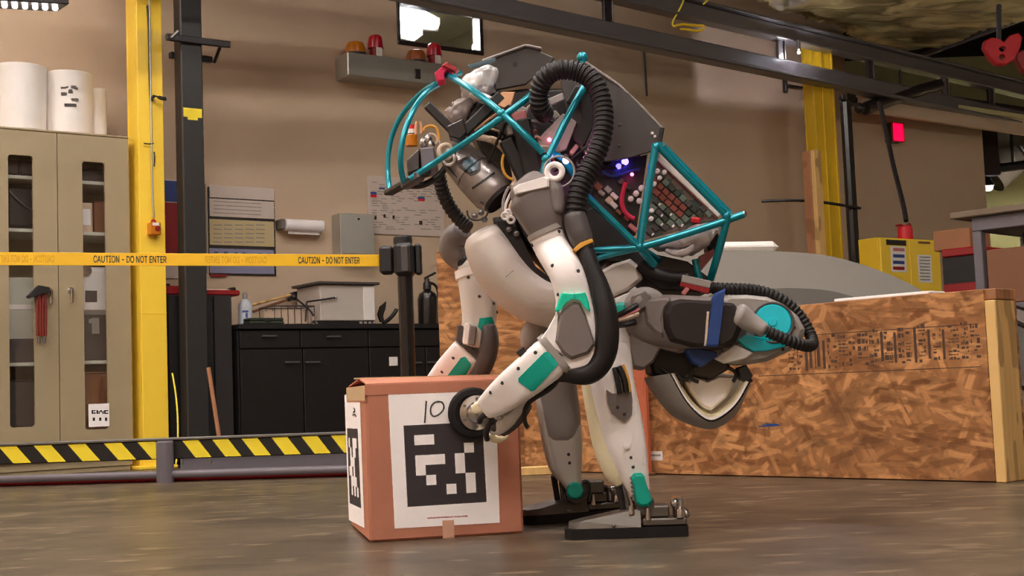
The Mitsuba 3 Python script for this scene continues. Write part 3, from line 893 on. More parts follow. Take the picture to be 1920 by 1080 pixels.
def beacon(px, pym, kind, label):
    m_ = {'a': M_amber, 'd': M_amberdim, 'r': M_beaconred}[kind]
    u_ = wall_uz(px, pym, .1)[0]
    k = thing('beacon', label, 'beacon')
    o = wall_pt(u_, sz1, .11)
    if kind == 'r':
        part(k, 'lens', lathe(o + ZUP * .075, ZUP, [(0, 0), (0, .058), (.05, .056), (.085, .05), (.1, .035), (.104, 0)], 24), m_)
        part(k, 'base', lathe(o, ZUP, [(0, 0), (0, .05), (.08, .046), (.08, 0)], 20), M_reddark)
        part(k, 'label_plate', frame(cbox(.05, .008, .07, .002), o + WN * .052 + ZUP * .038, WU, -WN, ZUP), M_white, label='white plate')
    else:
        part(k, 'lens', lathe(o + ZUP * .02, ZUP, [(0, 0), (0, .074), (.05, .07), (.075, .06), (.085, .035), (.087, 0)], 24), m_)
        part(k, 'base', lathe(o, ZUP, [(0, 0), (0, .08), (.018, .08), (.022, .06), (.022, 0)], 24), M_frame)


beacon(665, 90, 'a', 'amber beacon at the left end of the grey signal box')
beacon(703, 90, 'r', 'tall red beacon on the left half of the grey signal box')
beacon(779, 110, 'd', 'amber beacon on the right half of the grey signal box')
beacon(813, 110, 'r', 'tall red beacon at the right end of the grey signal box')

# ------------------------------------------------------------------ wall posters and dispensers
def poster(px, name, label, cat_, m, thick=.006):
    k = thing(name, label, cat_)
    part(k, 'sheet', wpx(*px, .012, .006, .001), m)
    return k


def prints(k, name, rects, m, off=.0135):
    if name in ('printed_block', 'printed_icon', 'printed_footer'):
        for r in rects: part(k, name, wpx(*r, off, .0012, 0.0), m, smooth=False)
    else:
        part(k, name, cat([wpx(*r, off, .0012, 0.0) for r in rects]), m, smooth=False)


k = poster((391, 354, 516, 516), 'notice_board', 'framed safety notice with white, tan and blue panels behind the yellow belt', 'notice', M_frame)
part(k, 'panel', wpx(393, 350, 514, 373, .016, .004, .001), M_poster)
part(k, 'panel', wpx(393, 375, 514, 408, .016, .004, .001), M_poster)
part(k, 'panel', wpx(393, 413, 514, 461, .016, .004, .001), M_posteryel, label='tan panel')
part(k, 'panel', wpx(393, 467, 514, 513, .016, .004, .001), M_posterblue, label='pale blue panel')
prints(k, 'printed_lines', [(400 + 20 * i, 421 + 8 * j, 416 + 20 * i, 423 + 8 * j) for i in range(5) for j in range(5)] + [(400, 379 + 7 * j, 490, 380.5 + 7 * j) for j in range(4)], M_greylt, .0175)
prints(k, 'printed_icon', [(402, 472, 409, 479), (420, 472, 427, 479), (440, 473, 446, 479), (455, 473, 460, 479), (485, 475, 493, 482), (501, 475, 508, 482)], M_posternavy, .0175)
prints(k, 'printed_footer', [(395, 514, 425, 519)], M_reddark, .0175)
part(k, 'stile', wpx(381, 345, 388, 512, .03, .02), M_steel)
# soft plastic cover over the notice
part(k, 'cover', wavy_film(391, 350, 516, 515, .02, .045, 3), M_clear, smooth=True)
k = poster((308, 336, 336, 522), 'poster', 'blue and red poster half hidden behind the charcoal post', 'poster', M_poster)
part(k, 'field', wpx(309, 339, 335, 378, .0145, .002, 0), M_posternavy)
part(k, 'field', wpx(309, 380, 335, 480, .0145, .002, 0), M_reddark)
k = poster((690, 334, 832, 441), 'poster', 'white printed poster on the wall behind the belt post', 'poster', M_poster)
R = []
rr = random.Random(3)
for y in np.arange(341, 432, 4.4):
    x = 697
    while x < 820:
        w = rr.uniform(6, 22)
        if rr.random() < .62: R.append((x, y, min(x + w, 826), y + 1.5))
        x += w + rr.uniform(3, 9)
prints(k, 'printed_lines', R, M_greylt)
prints(k, 'printed_block', [(695, 360, 706, 365), (784, 369, 796, 373), (711, 352, 722, 355)], M_posternavy, .0145)
prints(k, 'printed_block', [(695, 365, 706, 370), (784, 373, 796, 377)], M_red, .0145)
prints(k, 'printed_icon', [(702, 405, 706, 412), (719, 402, 723, 408), (736, 404, 740, 410), (786, 414, 792, 421)], M_frame, .0145)
part(k, 'cover', wavy_film(690, 335, 832, 441, .018, .05, 8), M_clear, smooth=True)
k = thing('paper_roll', 'white paper roll mounted on the wall beside the notice', 'paper roll')
pu0, pz = wall_uz(536, 421, .1); pu1 = wall_uz(607, 424, .1)[0]
L = pu1 - pu0
part(k, 'roll', lathe(wall_pt(pu0, pz, .08), WU, [(0, .015), (0, .038), (.004, .042), (L - .004, .042), (L, .038), (L, 0.015)], 28), M_paper)
part(k, 'bracket', wbox(pu0 - .035, pu0 - .004, pz - .03, pz + .04, 0, .1), M_steel)
part(k, 'bracket', wbox(pu1 + .004, pu1 + .012, pz - .02, pz + .04, 0, .1), M_white)
part(k, 'hanging_sheet', wbox(pu0 + .03, pu1 - .02, pz - .062, pz - .038, .072, .075, .001), M_paper)
k = thing('towel_dispenser', 'square brushed metal towel dispenser on the wall', 'dispenser')
OD = .14
du0, dz0 = wall_uz(640, 478, OD); du1, dz1 = wall_uz(701, 402, OD)
part(k, 'housing', wbox(du0, du1, dz0, dz1, .004, OD - .004), M_alu)
part(k, 'door', wbox(du0 + .004, du1 - .004, dz0 + .012, dz1 - .004, OD - .003, OD, .002), M_alu)
part(k, 'keyhole', lathe(wall_pt((du0 + du1) / 2 + .01, dz1 - .04, OD), WN, [(0, .008), (.004, .008), (.004, 0)], 12), M_frame)
part(k, 'lip', wbox(du0 + .01, du1 - .01, dz0 - .004, dz0 + .012, OD - .02, OD + .012, .003), M_chrome)

# ------------------------------------------------------------------ tan storage cabinet
OT = .56
cu0, cu1, cus = wall_uz(-62, 560, OT)[0], wall_uz(246, 560, OT)[0], wall_uz(110, 560, OT)[0]
ct = wall_uz(120, 246, OT)[1]; cbm = .03
k = thing('storage_cabinet', 'tall tan steel storage cabinet with narrow glazed slots in its doors', 'cabinet')
t = .012
part(k, 'body', cat(wbox(cu0, cu0 + t, cbm, ct - t, .1, OT - .02, .002), wbox(cu1 - t, cu1, cbm, ct - t, .1, OT - .02, .002), wbox(cu0, cu1, ct - t, ct, .1, OT - .001, .003),
                wbox(cu0 + t, cu1 - t, cbm, cbm + .05, .1, OT - .02, .002), wbox(cu0 + t, cu1 - t, cbm + .05, ct - t, .1, .11, .001)), M_tan)
part(k, 'plinth', wbox(cu0 + .01, cu1 - .01, 0, cbm, .12, OT - .03, .003), M_tan)


def rrect(u0, z0, u1, z1, r):
    return list(sbox(u0 + r, z0 + r, u1 - r, z1 - r).buffer(r, quad_segs=5).exterior.coords)[:-1]


def cab_door(name, ua, ub, sx0, sx1, sy0, sy1, hx, hy):
    ym = (sy0 + sy1) / 2
    a_, b_ = wall_uz(sx0, ym, OT)[0], wall_uz(sx1, ym, OT)[0]
    xm = (sx0 + sx1) / 2
    z1_, z0_ = wall_uz(xm, sy0, OT)[1], wall_uz(xm, sy1, OT)[1]
    P = Polygon([(ua, cbm + .05), (ub, cbm + .05), (ub, ct - .016), (ua, ct - .016)], [rrect(a_, z0_, b_, z1_, .018)])
    m = extr(P, W0 + WN * (OT - .018), WU, ZUP, .018)
    d = part(k, 'door', m, M_tan, smooth=False)
    put(d + '__pane', wbox(a_ - .005, b_ + .005, z0_ - .005, z1_ + .005, OT - .021, OT - .019, 0), M_glass, smooth=False)
    hu, hz = wall_uz(hx, hy, OT + .03)
    hm = cat(lathe(wall_pt(hu, hz + .02, OT), WN, [(0, .018), (.01, .018), (.014, .012), (.03, .012), (.03, 0)], 16), wbox(hu - .008, hu + .008, hz - .06, hz + .03, OT + .028, OT + .04, .005))
    put(d + '__handle', hm, M_chrome); labels[d + '__handle'] = {'label': 'chrome turn handle'}
    return a_, b_


cab_door('l', cu0 + .003, cus - .002, 17, 64, 291, 801, 96, 552)
cab_door('r', cus + .002, cu1 - .003, 157, 200, 304, 805, 135, 550)
uL0, uL1 = cu0 + t + .004, cus - .004
for sy, nm in ((330, 0), (429, 0), (680, 0)):
    z_ = wall_uz(40, sy, OT - .08)[1]
    part(k, 'shelf', wbox(uL0, uL1, z_ - .022, z_, .115, OT - .06, .002), M_sage)
for sy in (341, 436, 676):
    z_ = wall_uz(178, sy, OT - .08)[1]
    part(k, 'shelf', wbox(cus + .004, cu1 - t - .004, z_ - .022, z_, .115, OT - .06, .002), M_sage)


def in_cab(x0, y0, x1, y1, off=.45, thick=.2, bev=.004):
    return wpx(x0, y0, x1, y1, off, thick, bev)


def shelfz(x, y): return wall_uz(x, y, OT - .08)[1]


def cab_item(name, x0, x1, ytop, ybase, m, label, cat_, thick=.2, off=.44, extra=None, bev=.006):
    ym = (ytop + ybase) / 2
    u0_, u1_ = wall_uz(x0, ym, off)[0], wall_uz(x1, ym, off)[0]
    z0_ = shelfz((x0 + x1) / 2, ybase); z1_ = wall_uz((x0 + x1) / 2, ytop, off)[1]
    kk = thing(name, label, cat_)
    part(kk, 'body', wbox(u0_, u1_, z0_, z1_, off - thick, off, bev), m)
    return kk, u0_, u1_, z0_, z1_, off


kk, a_, b_, z0_, z1_, o_ = cab_item('carton', 177, 206, 380, 436, M_brown, 'brown carton on the upper shelf of the cabinet behind the right slot', 'box')
part(kk, 'flap', wbox(a_ + .004, b_ - .004, z1_ + .001, z1_ + .006, o_ - .1, o_, .001), M_card2)
kk, a_, b_, z0_, z1_, o_ = cab_item('binder', 150, 174, 380, 436, M_wire, 'cream binder beside the brown carton behind the right slot', 'binder')
part(kk, 'spine_label', wbox(a_ + .015, b_ - .015, z0_ + .05, z1_ - .04, o_, o_ + .002, .0005), M_paper)
kk, a_, b_, z0_, z1_, o_ = cab_item('document_tray', 150, 206, 320, 341, M_greydk, 'dark grey tray on the top shelf behind the right slot', 'tray')
part(kk, 'rim', wbox(a_ - .004, b_ + .004, z1_, z1_ + .006, o_ - .2, o_ + .003, .002), M_frame)
kk, a_, b_, z0_, z1_, o_ = cab_item('tool_bag', 8, 72, 345, 429, M_black, 'black tool bag on the upper shelf behind the left slot', 'bag', bev=.03)
part(kk, 'strap', tube([wall_pt(a_ + .03, z1_ - .05, o_ + .004), wall_pt((a_ + b_) / 2, z1_ - .12, o_ + .012), wall_pt(b_ - .03, z1_ - .16, o_ + .004)], .006, 6), M_greydk)
kk, a_, b_, z0_, z1_, o_ = cab_item('fabric_pouch', 8, 72, 300, 330, M_greydk, 'dark grey pouch on the top shelf behind the left slot', 'pouch', bev=.02)
part(kk, 'strap', wbox((a_ + b_) / 2 - .02, (a_ + b_) / 2, z0_, z1_, o_, o_ + .004, .001), M_black)
kk, a_, b_, z0_, z1_, o_ = cab_item('storage_bin', 8, 72, 520, 680, M_sage, 'pale grey bin on the lower shelf behind the left slot', 'bin')
part(kk, 'band', wbox(a_, b_, z0_ + (z1_ - z0_) * .62, z0_ + (z1_ - z0_) * .68, o_, o_ + .004, .001), M_white)
part(kk, 'band', wbox(a_, b_, z0_ + .0, z0_ + (z1_ - z0_) * .28, o_, o_ + .006, .001), M_greydk)
kk, a_, b_, z0_, z1_, o_ = cab_item('storage_bin', 146, 210, 590, 676, M_greydk, 'dark bin with a pale mark behind the right slot', 'bin')
part(kk, 'mark', cat(wpx(172, 596, 186, 626, o_ + .002, .002, 0), wpx(166, 598, 180, 606, o_ + .002, .002, 0)), M_greylt)
kk, a_, b_, z0_, z1_, o_ = cab_item('paper_bag', 146, 210, 500, 588, M_white, 'white bag stuffed above the dark bin behind the right slot', 'bag', bev=.03)
labels[kk]['label'] = 'white bag resting on the dark bin behind the right slot'
del scene[kk + '__body']
zb = wall_uz(178, 590, .44)[1]
part(kk, 'body', wbox(a_, b_, zb, z1_, .24, .44, .03), M_white)
part(kk, 'fold', wpx(160, 545, 182, 566, .446, .006, .002), M_greydk)
part(kk, 'tag', lathe(wall_pt(*wall_uz(163, 507, .45), .45), WN, [(0, .028), (.006, .028), (.006, .012), (.002, .01)], 18), M_chrome)
kk, a_, b_, z0_, z1_, o_ = cab_item('folder_box', 8, 72, 715, 795, M_darkin, 'dark folder box at the bottom behind the left slot', 'box')
scene.pop(kk + '__body'); zf = cbm + .05
part(kk, 'body', wbox(a_, b_, zf, z1_, .2, .44), M_darkin)
part(kk, 'lid', wbox(a_ - .003, b_ + .003, z1_, z1_ + .01, .2, .444, .002), M_frame)
kk, a_, b_, z0_, z1_, o_ = cab_item('folder_box', 146, 210, 700, 795, M_brown, 'brown box at the bottom behind the right slot', 'box')
scene.pop(kk + '__body')
part(kk, 'body', wbox(a_, b_, zf, z1_, .2, .44), M_brown)
part(kk, 'lid', wbox(a_ - .003, b_ + .003, z1_, z1_ + .01, .2, .444, .002), M_card2)
# paper sign stuck over the right slot
k2 = thing('paper_sign', 'white printed sheet taped over the bottom of the right cabinet slot', 'sign')
part(k2, 'sheet', wpx(166, 757, 205, 800, OT + .003, .002, 0), M_paper, smooth=False)
G = [(172, 769, 175, 776), (176, 769, 179, 771), (176, 773, 179, 776), (181, 769, 184, 776), (185, 771, 187, 776), (188, 769, 191, 773), (192, 771, 194, 776), (195, 769, 198, 776), (198, 769, 203, 771), (198, 774, 203, 776),
     (174, 783, 178, 789), (186, 783, 190, 789), (197, 783, 201, 789)]
part(k2, 'print', cat([wpx(*r, OT + .0045, .0015, 0) for r in G]), M_ink, smooth=False)
# pliers holder hanging beside the left handle
k2 = thing('tool_pouch', 'dark magnetic holder on the left cabinet door beside the handle', 'tool holder')
part(k2, 'body', extr([(wall_uz(a_, b_, OT + .02)) for a_, b_ in [(50, 556), (70, 536), (90, 540), (89, 549), (76, 551), (54, 560)]], wall_pt(0, 0, OT + .002), WU, ZUP, .06), M_black)
for i, (hx, m_, lb) in enumerate([(73, M_pliers, 'pliers with dark red handles hanging on the cabinet door, left one'), (83, M_pliers, 'pliers with red handles hanging on the cabinet door, right one')]):
    k3 = thing('pliers', lb, 'pliers')
    for dx in (-2.5, 2.5):
        p = [wall_pt(*wall_uz(hx + dx * .4, 548, OT + .035), OT + .035), wall_pt(*wall_uz(hx + dx, 575, OT + .035), OT + .035), wall_pt(*wall_uz(hx + dx * 1.0, 630, OT + .03), OT + .03)]
        part(k3, 'handle', tube(p, .0075, 8), m_)
    part(k3, 'jaw', tube([wall_pt(*wall_uz(hx, 632, OT + .03), OT + .03), wall_pt(*wall_uz(hx, 643, OT + .03), OT + .03)], .009, 8), M_steel)

# white drums on top of the cabinet
for i, (xc, yt, yb, r, off, lb) in enumerate([(38, 127, 236, .155, .34, 'white plastic drum at the left end of the cabinet top'), (129, 140, 241, .142, .34, 'white plastic drum with a printed logo on the cabinet top'),
                                              (182, 168, 246, .06, .28, 'narrow white drum behind the printed drum on the cabinet top')]):
    u_ = wall_uz(xc, (yt + yb) / 2, off)[0]
    h_ = wall_uz(xc, yt, off)[1] - ct
    k2 = thing('drum', lb, 'drum')
    o = wall_pt(u_, ct, off)
    part(k2, 'body', lathe(o + ZUP * .001, ZUP, [(0, 0), (0, r * .93), (.012, r * .96), (h_ * .8, r), (h_ - .03, r), (h_ - .024, r * 1.02), (h_ - .004, r * 1.02), (h_, r * .9), (h_, 0)], 36), M_white)
    if i < 2:
        part(k2, 'bottom_rim', lathe(o + ZUP * .001, ZUP, [(0, r * .9), (0, r * .97), (.02, r * .99), (.02, r * .93)], 36), M_plasticdim)
    if i == 1:
        q = o + (CAM - o) * np.array([1, 1, 0]) / np.linalg.norm((CAM - o)[:2]) * (r + .001) + WU * 0
        tx = (CAM - o) * np.array([1, 1, 0]); tx /= np.linalg.norm(tx); rt = np.cross(ZUP, tx)
        g = []
        rr = random.Random(5)
        for j in range(9):
            w_, hh = rr.uniform(.015, .04), rr.uniform(.008, .02)
            g.append(frame(cbox(w_, .003, hh, 0.0005), q + rt * rr.uniform(-.03, .045) + ZUP * (h_ * .62 + rr.uniform(-.045, .05)) - tx * .002, rt, -tx, ZUP))
        part(k2, 'logo', cat(g), M_greydk, smooth=False)
        part(k2, 'logo', frame(cbox(.07, .003, .018, .0005), q + rt * .01 + ZUP * h_ * .45 - tx * .001, rt, -tx, ZUP), M_ink, smooth=False)

# ------------------------------------------------------------------ black counter with drawers, and what stands on it
OK_ = .62
k = thing('counter', 'long black counter with drawers and chrome pulls along the wall', 'counter')
ku0, ku1 = wall_uz(449, 700, OK_)[0], wall_uz(832, 700, OK_)[0]
kt = wall_uz(640, 607, OK_ + .02)[1]
part(k, 'body', wbox(ku0, ku1, .06, kt - .035, .02, OK_ - .022), M_counter)
part(k, 'plinth', wbox(ku0 + .02, ku1 - .02, 0, .06, .05, OK_ - .08), M_black)
part(k, 'worktop', wbox(ku0 - .005, ku1 + .01, kt - .034, kt, .02, OK_ + .02), M_black)
zd = wall_uz(640, 652, OK_)[1]


def front(x0, x1, z0, z1, name, pulls, pz):
    a_, b_ = wall_uz(x0, 660, OK_)[0], wall_uz(x1, 660, OK_)[0]
    d = part(k, name, wbox(a_ + .003, b_ - .003, z0 + .003, z1 - .003, OK_ - .02, OK_), M_counter)
    for j, (p0, p1) in enumerate(pulls):
        ua_, ub_ = wall_uz(p0, pz, OK_ + .02)[0], wall_uz(p1, pz, OK_ + .02)[0]
        zz_ = wall_uz((p0 + p1) / 2, pz, OK_ + .02)[1]
        put(d + '__pull' + (f'_{j:03d}' if j else ''), cat(wbox(ua_, ub_, zz_ - .006, zz_ + .006, OK_ + .02, OK_ + .03, .003), wbox(ua_, ua_ + .01, zz_ - .005, zz_ + .005, OK_, OK_ + .022, .001), wbox(ub_ - .01, ub_, zz_ - .005, zz_ + .005, OK_, OK_ + .022, .001)), M_steel)
        labels[d + '__pull' + (f'_{j:03d}' if j else '')] = {'label': 'chrome bar pull'}


zt_, zb_ = kt - .036, .065
front(450, 564, zd, zt_, 'drawer', [(493, 519)], 630)
front(564, 692, zd, zt_, 'drawer', [(614, 639)], 631)
front(692, 831, zd, zt_, 'drawer', [], 631)
front(450, 568, zb_, zd, 'door', [(536, 562)], 679)
front(568, 692, zb_, zd, 'door', [(574, 600)], 679)
front(692, 798, zb_, zd, 'door', [(771, 791)], 680)
front(798, 831, zb_, zd, 'door', [(803, 823)], 679)
solo('outlet_plate', wpx(730, 669, 746, 686, OK_ + .006, .005), M_white, 'small white square plate on the counter front', 'plate')
k = thing('tall_cabinet', 'tall narrow charcoal cabinet at the left end of the counter', 'cabinet')
OS2 = .55
xu0, xu1 = colu1 + .03, wall_uz(449, 650, OS2)[0]
xu1 = min(xu1, ku0 - .012)
xt = wall_uz(418, 553, OS2)[1]
part(k, 'body', wbox(xu0, xu1, .03, xt, .02, OS2 - .02), M_sidecab)
xm_ = wall_uz(402, 650, OS2)[0]
part(k, 'door', wbox(xu0 + .003, xm_ - .003, .05, xt - .004, OS2 - .019, OS2), M_black)
part(k, 'door', wbox(xm_ + .003, xu1 - .002, .05, xt - .004, OS2 - .019, OS2), M_sidecab)
part(k, 'plinth', wbox(xu0 + .02, xu1 - .02, 0, .03, .05, OS2 - .05), M_black)
k = thing('red_tray', 'red tray lying on top of the narrow charcoal cabinet', 'tray')
ra, rb = wall_uz(384, 545, .5)[0], wall_uz(451, 547, .5)[0] - .01
part(k, 'rim', wbox(ra, rb, xt, xt + .035, .2, .52, .008), M_reddark)
part(k, 'handle', wbox(rb - .05, rb - .02, xt + .035, xt + .055, .42, .5, .005), M_frame)
part(k, 'paper', wbox(ra + .01, rb - .06, xt + .0351, xt + .04, .25, .5, .001), M_white)
k = thing('red_case', 'dark red case on the cabinet behind the charcoal post, left side', 'case')
part(k, 'shell', wbox(colu1 + .04, ra - .03, xt, xt + .06, .2, .5, .01), M_reddark)
part(k, 'handle', wbox(colu1 + .06, colu1 + .1, xt + .06, xt + .08, .34, .42, .004), M_frame)


def stand_px(px, py, z, lo=.05):
    """Wall-frame (u, off) of the point at height z on this pixel's ray."""
    q = ground(px, py, z) - W0
    return float(q @ WU), float(q @ WN)


def kitem(px, off): return wall_uz(px, 600, off)[0]


# bottle with label
k = thing('bottle', 'white bottle with a printed label at the left end of the counter', 'bottle')
bu = kitem(458, .4); o = wall_pt(bu, kt, .42)
hb = wall_uz(458, 548, .42)[1] - kt
part(k, 'body', lathe(o, ZUP, [(0, 0), (0, .042), (.006, .046), (hb * .62, .046), (hb * .74, .03), (hb * .8, .016), (hb * .8, 0)], 28), M_bottle)
part(k, 'cap', lathe(o + ZUP * hb * .8, ZUP, [(0, 0), (0, .018), (hb * .16, .015), (hb * .2, .006), (hb * .2, 0)], 18), M_greylt)
tx = (CAM - o) * np.array([1, 1, 0]); tx /= np.linalg.norm(tx); rt = np.cross(ZUP, tx)
part(k, 'label', cat(frame(cbox(.04, .003, .012, 0), o + tx * .0462 + ZUP * hb * .42, rt, -tx, ZUP), frame(cbox(.014, .003, .034, 0), o + tx * .0464 + ZUP * hb * .3 + rt * .008, rt, -tx, ZUP)), M_posternavy, smooth=False)
k = thing('case', 'flat dark green case lying at the left end of the counter', 'case')
ga, gb = kitem(468, .6), kitem(532, .6)
part(k, 'lower_shell', wbox(ga, gb, kt, kt + .022, .49, .61, .006), M_green)
part(k, 'upper_shell', wbox(ga + .002, gb - .002, kt + .0225, kt + .042, .49, .608, .006), M_green)
part(k, 'latch', wbox((ga + gb) / 2 - .02, (ga + gb) / 2 + .02, kt + .014, kt + .03, .61, .616, .001), M_frame)
for i, (p0, p1, lb, m_) in enumerate([((472, 572), (545, 553), 'wooden stick leaning over the wire basket, upper one', M_pine), ((474, 584), (538, 562), 'dark red handled stick leaning over the wire basket, lower one', M_brown)]):
    k = thing('paint_stick', lb, 'stick')
    A_, B_ = wall_pt(*wall_uz(*p0, .1 + .07 * i), .1 + .07 * i), wall_pt(*wall_uz(*p1, .08 + .07 * i), .08 + .07 * i)
    part(k, 'shaft', tube([A_, B_], .009, 8), m_)
    part(k, 'head', lbox(B_, B_ + (B_ - A_) / np.linalg.norm(B_ - A_) * .05, .05, .03, .008), M_frame)
k = thing('wire_basket', 'clear bin in a dark wire frame on the counter', 'basket')
wa, wb_ = kitem(508, .4), kitem(582, .4); wz = wall_uz(545, 575, .4)[1]
wires = []
for o_ in (.22, .46):
    wires += [tube([wall_pt(wa, wz, o_), wall_pt(wb_, wz, o_)], .005, 6), tube([wall_pt(wa, kt + .006, o_), wall_pt(wb_, kt + .006, o_)], .005, 6)]
    for q in np.linspace(0, 1, 7): wires.append(tube([wall_pt(wa + (wb_ - wa) * q, kt + .004, o_), wall_pt(wa + (wb_ - wa) * q, wz, o_)], .003, 6))
for uu_ in (wa, wb_): wires += [tube([wall_pt(uu_, wz, .22), wall_pt(uu_, wz, .46)], .005, 6), tube([wall_pt(uu_, kt + .006, .22), wall_pt(uu_, kt + .006, .46)], .005, 6)]
part(k, 'frame', cat(wires), M_greydk)
part(k, 'liner', cat(wbox(wa + .02, wb_ - .02, kt + .012, wz - .02, .435, .44, .001), wbox(wa + .02, wb_ - .02, kt + .012, wz - .02, .24, .245, .001), wbox(wa + .02, wb_ - .02, kt + .01, kt + .0125, .245, .435, .001)), M_wire)
k = thing('desk_lamp_arm', 'thin dark jointed arm standing beside the grey box', 'arm')
part(k, 'arm', tube([wall_pt(*wall_uz(589, 606, .5), .5), wall_pt(*wall_uz(579, 580, .48), .48), wall_pt(*wall_uz(556, 561, .46), .46), wall_pt(*wall_uz(551, 556, .46), .46)], .006, 8), M_frame)
part(k, 'arm', tube([wall_pt(*wall_uz(573, 603, .5), .5), wall_pt(*wall_uz(575, 566, .5), .5)], .006, 8), M_frame)
part(k, 'arm', tube([wall_pt(*wall_uz(575, 566, .5), .5), wall_pt(*wall_uz(630, 558, .5), .5)], .006, 8), M_frame)
part(k, 'joint', ball(wall_pt(*wall_uz(551, 557, .46), .46), .022), M_frame)
part(k, 'joint', ball(wall_pt(*wall_uz(630, 558, .5), .5), .01), M_chrome)
part(k, 'foot', lathe(wall_pt(kitem(588, .5), kt, .5), ZUP, [(0, 0), (0, .03), (.01, .03), (.03, .012), (.06, .01), (.06, 0)], 16), M_chrome)
k = thing('equipment_box', 'large pale grey equipment box with an overhanging lid on the counter', 'box')
ea_, eb_ = kitem(594, .42), kitem(667, .42); ez = wall_uz(667, 534, .48)[1]
m1 = wbox(ea_, eb_ + .12, kt + .03, ez, .12, .48, .006)
part(k, 'body', m1, M_equip)
part(k, 'front_panel', wbox(eb_ + .03, eb_ + .118, kt + .035, ez - .01, .48, .486, .002), M_white)
part(k, 'lid', wbox(ea_ - .03, eb_ + .15, ez, ez + .018, .1, .51, .004), M_greydk)
part(k, 'base', wbox(ea_, eb_ + .12, kt, kt + .03, .12, .47, .004), M_black)
part(k, 'label', cat([wbox(eb_ + .0 + .035 * j, eb_ + .024 + .035 * j, kt + .006, kt + .026, .47, .474, .001) for j in range(4)]), M_greylt)
k = thing('saw', 'black fan-shaped tool leaning beside the belt post on the counter', 'tool')
sb_ = [(712, 604), (707, 590), (711, 575), (722, 566), (720, 580), (716, 592), (718, 604)]
part(k, 'blade', extr([wall_uz(x_, y_, .4) for x_, y_ in sb_], wall_pt(0, 0, .4), WU, ZUP, .02), M_frame)
part(k, 'grip', tube([wall_pt(*wall_uz(718, 606, .42), .42), wall_pt(*wall_uz(732, 596, .42), .42), wall_pt(*wall_uz(744, 580, .42), .42)], .014, 8), M_black)
# dark canister with a pump head right of the belt post
k = thing('fire_extinguisher', 'dark extinguisher with a valve head at the right end of the counter', 'extinguisher')
o = wall_pt(kitem(803, .4), kt, .4)
hx_ = wall_uz(805, 508, .4)[1] - kt
part(k, 'cylinder', lathe(o, ZUP, [(0, 0), (0, .068), (.01, .073), (hx_ * .48, .073), (hx_ * .58, .06), (hx_ * .64, .028), (hx_ * .66, .022), (hx_ * .66, 0)], 28), M_blackgloss)
part(k, 'valve', lathe(o + ZUP * hx_ * .66, ZUP, [(0, 0), (0, .03), (hx_ * .1, .03), (hx_ * .16, .018), (hx_ * .2, .016), (hx_ * .2, 0)], 18), M_frame)
part(k, 'lever', lbox(o + ZUP * hx_ * .86 - WU * .02, o + ZUP * hx_ * .97 + WU * .075, .025, .014, .004), M_frame)
part(k, 'nozzle', tube([o + ZUP * hx_ * .78 + WU * .025, o + ZUP * hx_ * .72 + WU * .075, o + ZUP * hx_ * .5 + WU * .085], .01, 8), M_frame)

# ------------------------------------------------------------------ belt barrier
dT = 5.6
sp = at(752, 488, dT)
k = thing('belt_post', 'black retractable belt post standing behind the cardboard box', 'barrier post')
bx, by = sp[0] + .015, dT
part(k, 'pole', lathe((bx, by, .03), ZUP, [(0, 0), (0, .032), (sp[2] - .1, .032), (sp[2] - .1, 0)], 28), M_blackgloss)
part(k, 'head', frame(cbox(.085, .11, .14, .015), (bx, by, sp[2]), (1, 0, 0), (0, 1, 0), (0, 0, 1)), M_black)
part(k, 'side_clip', frame(cbox(.062, .06, .12, .012), (bx - .075, by, sp[2] + .002), (1, 0, 0), (0, 1, 0), (0, 0, 1)), M_black)
part(k, 'side_clip', frame(cbox(.03, .05, .13, .008), (bx + .058, by, sp[2]), (1, 0, 0), (0, 1, 0), (0, 0, 1)), M_black)
part(k, 'cap', lathe((bx - .005, by, sp[2] + .07), ZUP, [(0, 0), (0, .04), (.025, .04), (.032, .034), (.032, 0)], 24), M_black)
part(k, 'face_plate', frame(cbox(.03, .012, .11, .004), (bx + .005, by - .058, sp[2]), (1, 0, 0), (0, 1, 0), (0, 0, 1)), M_greydk)
part(k, 'base', lathe((bx, by, 0), ZUP, [(0, 0), (0, .17), (.012, .17), (.03, .05), (.03, 0)], 36), M_black)
tz = sp[2]
A_ = np.array([bx - .104, by, tz + .002]); B_ = at(-130, 487, 4.9); B_[2] = A_[2] + .0
k2 = thing('belt_post', 'black retractable belt post outside the picture at the left', 'barrier post')
part(k2, 'pole', lathe((B_[0] - .1, B_[1], .03), ZUP, [(0, 0), (0, .032), (sp[2] - .1, .032), (sp[2] - .1, 0)], 28), M_blackgloss)
part(k2, 'head', frame(cbox(.19, .11, .14, .015), (B_[0] - .095, B_[1], tz), (1, 0, 0), (0, 1, 0), (0, 0, 1)), M_black)
part(k2, 'base', lathe((B_[0] - .1, B_[1], 0), ZUP, [(0, 0), (0, .17), (.012, .17), (.03, .05), (.03, 0)], 36), M_black)
k = thing('caution_belt', 'yellow belt lettered in black, stretched across the left half', 'belt')
bd = (A_ - B_) / np.linalg.norm(A_ - B_)
bn = np.cross(bd, ZUP)          # towards the camera
part(k, 'belt', lbox(B_, A_, .003, .05, .0008), M_tape)


def belt_at(px):
    dd = ray(px, 488)
    M2 = np.array([[dd[0], -bd[0]], [dd[1], -bd[1]]])
    return B_ + bd * np.linalg.solve(M2, B_[:2] - CAM[:2])[1]


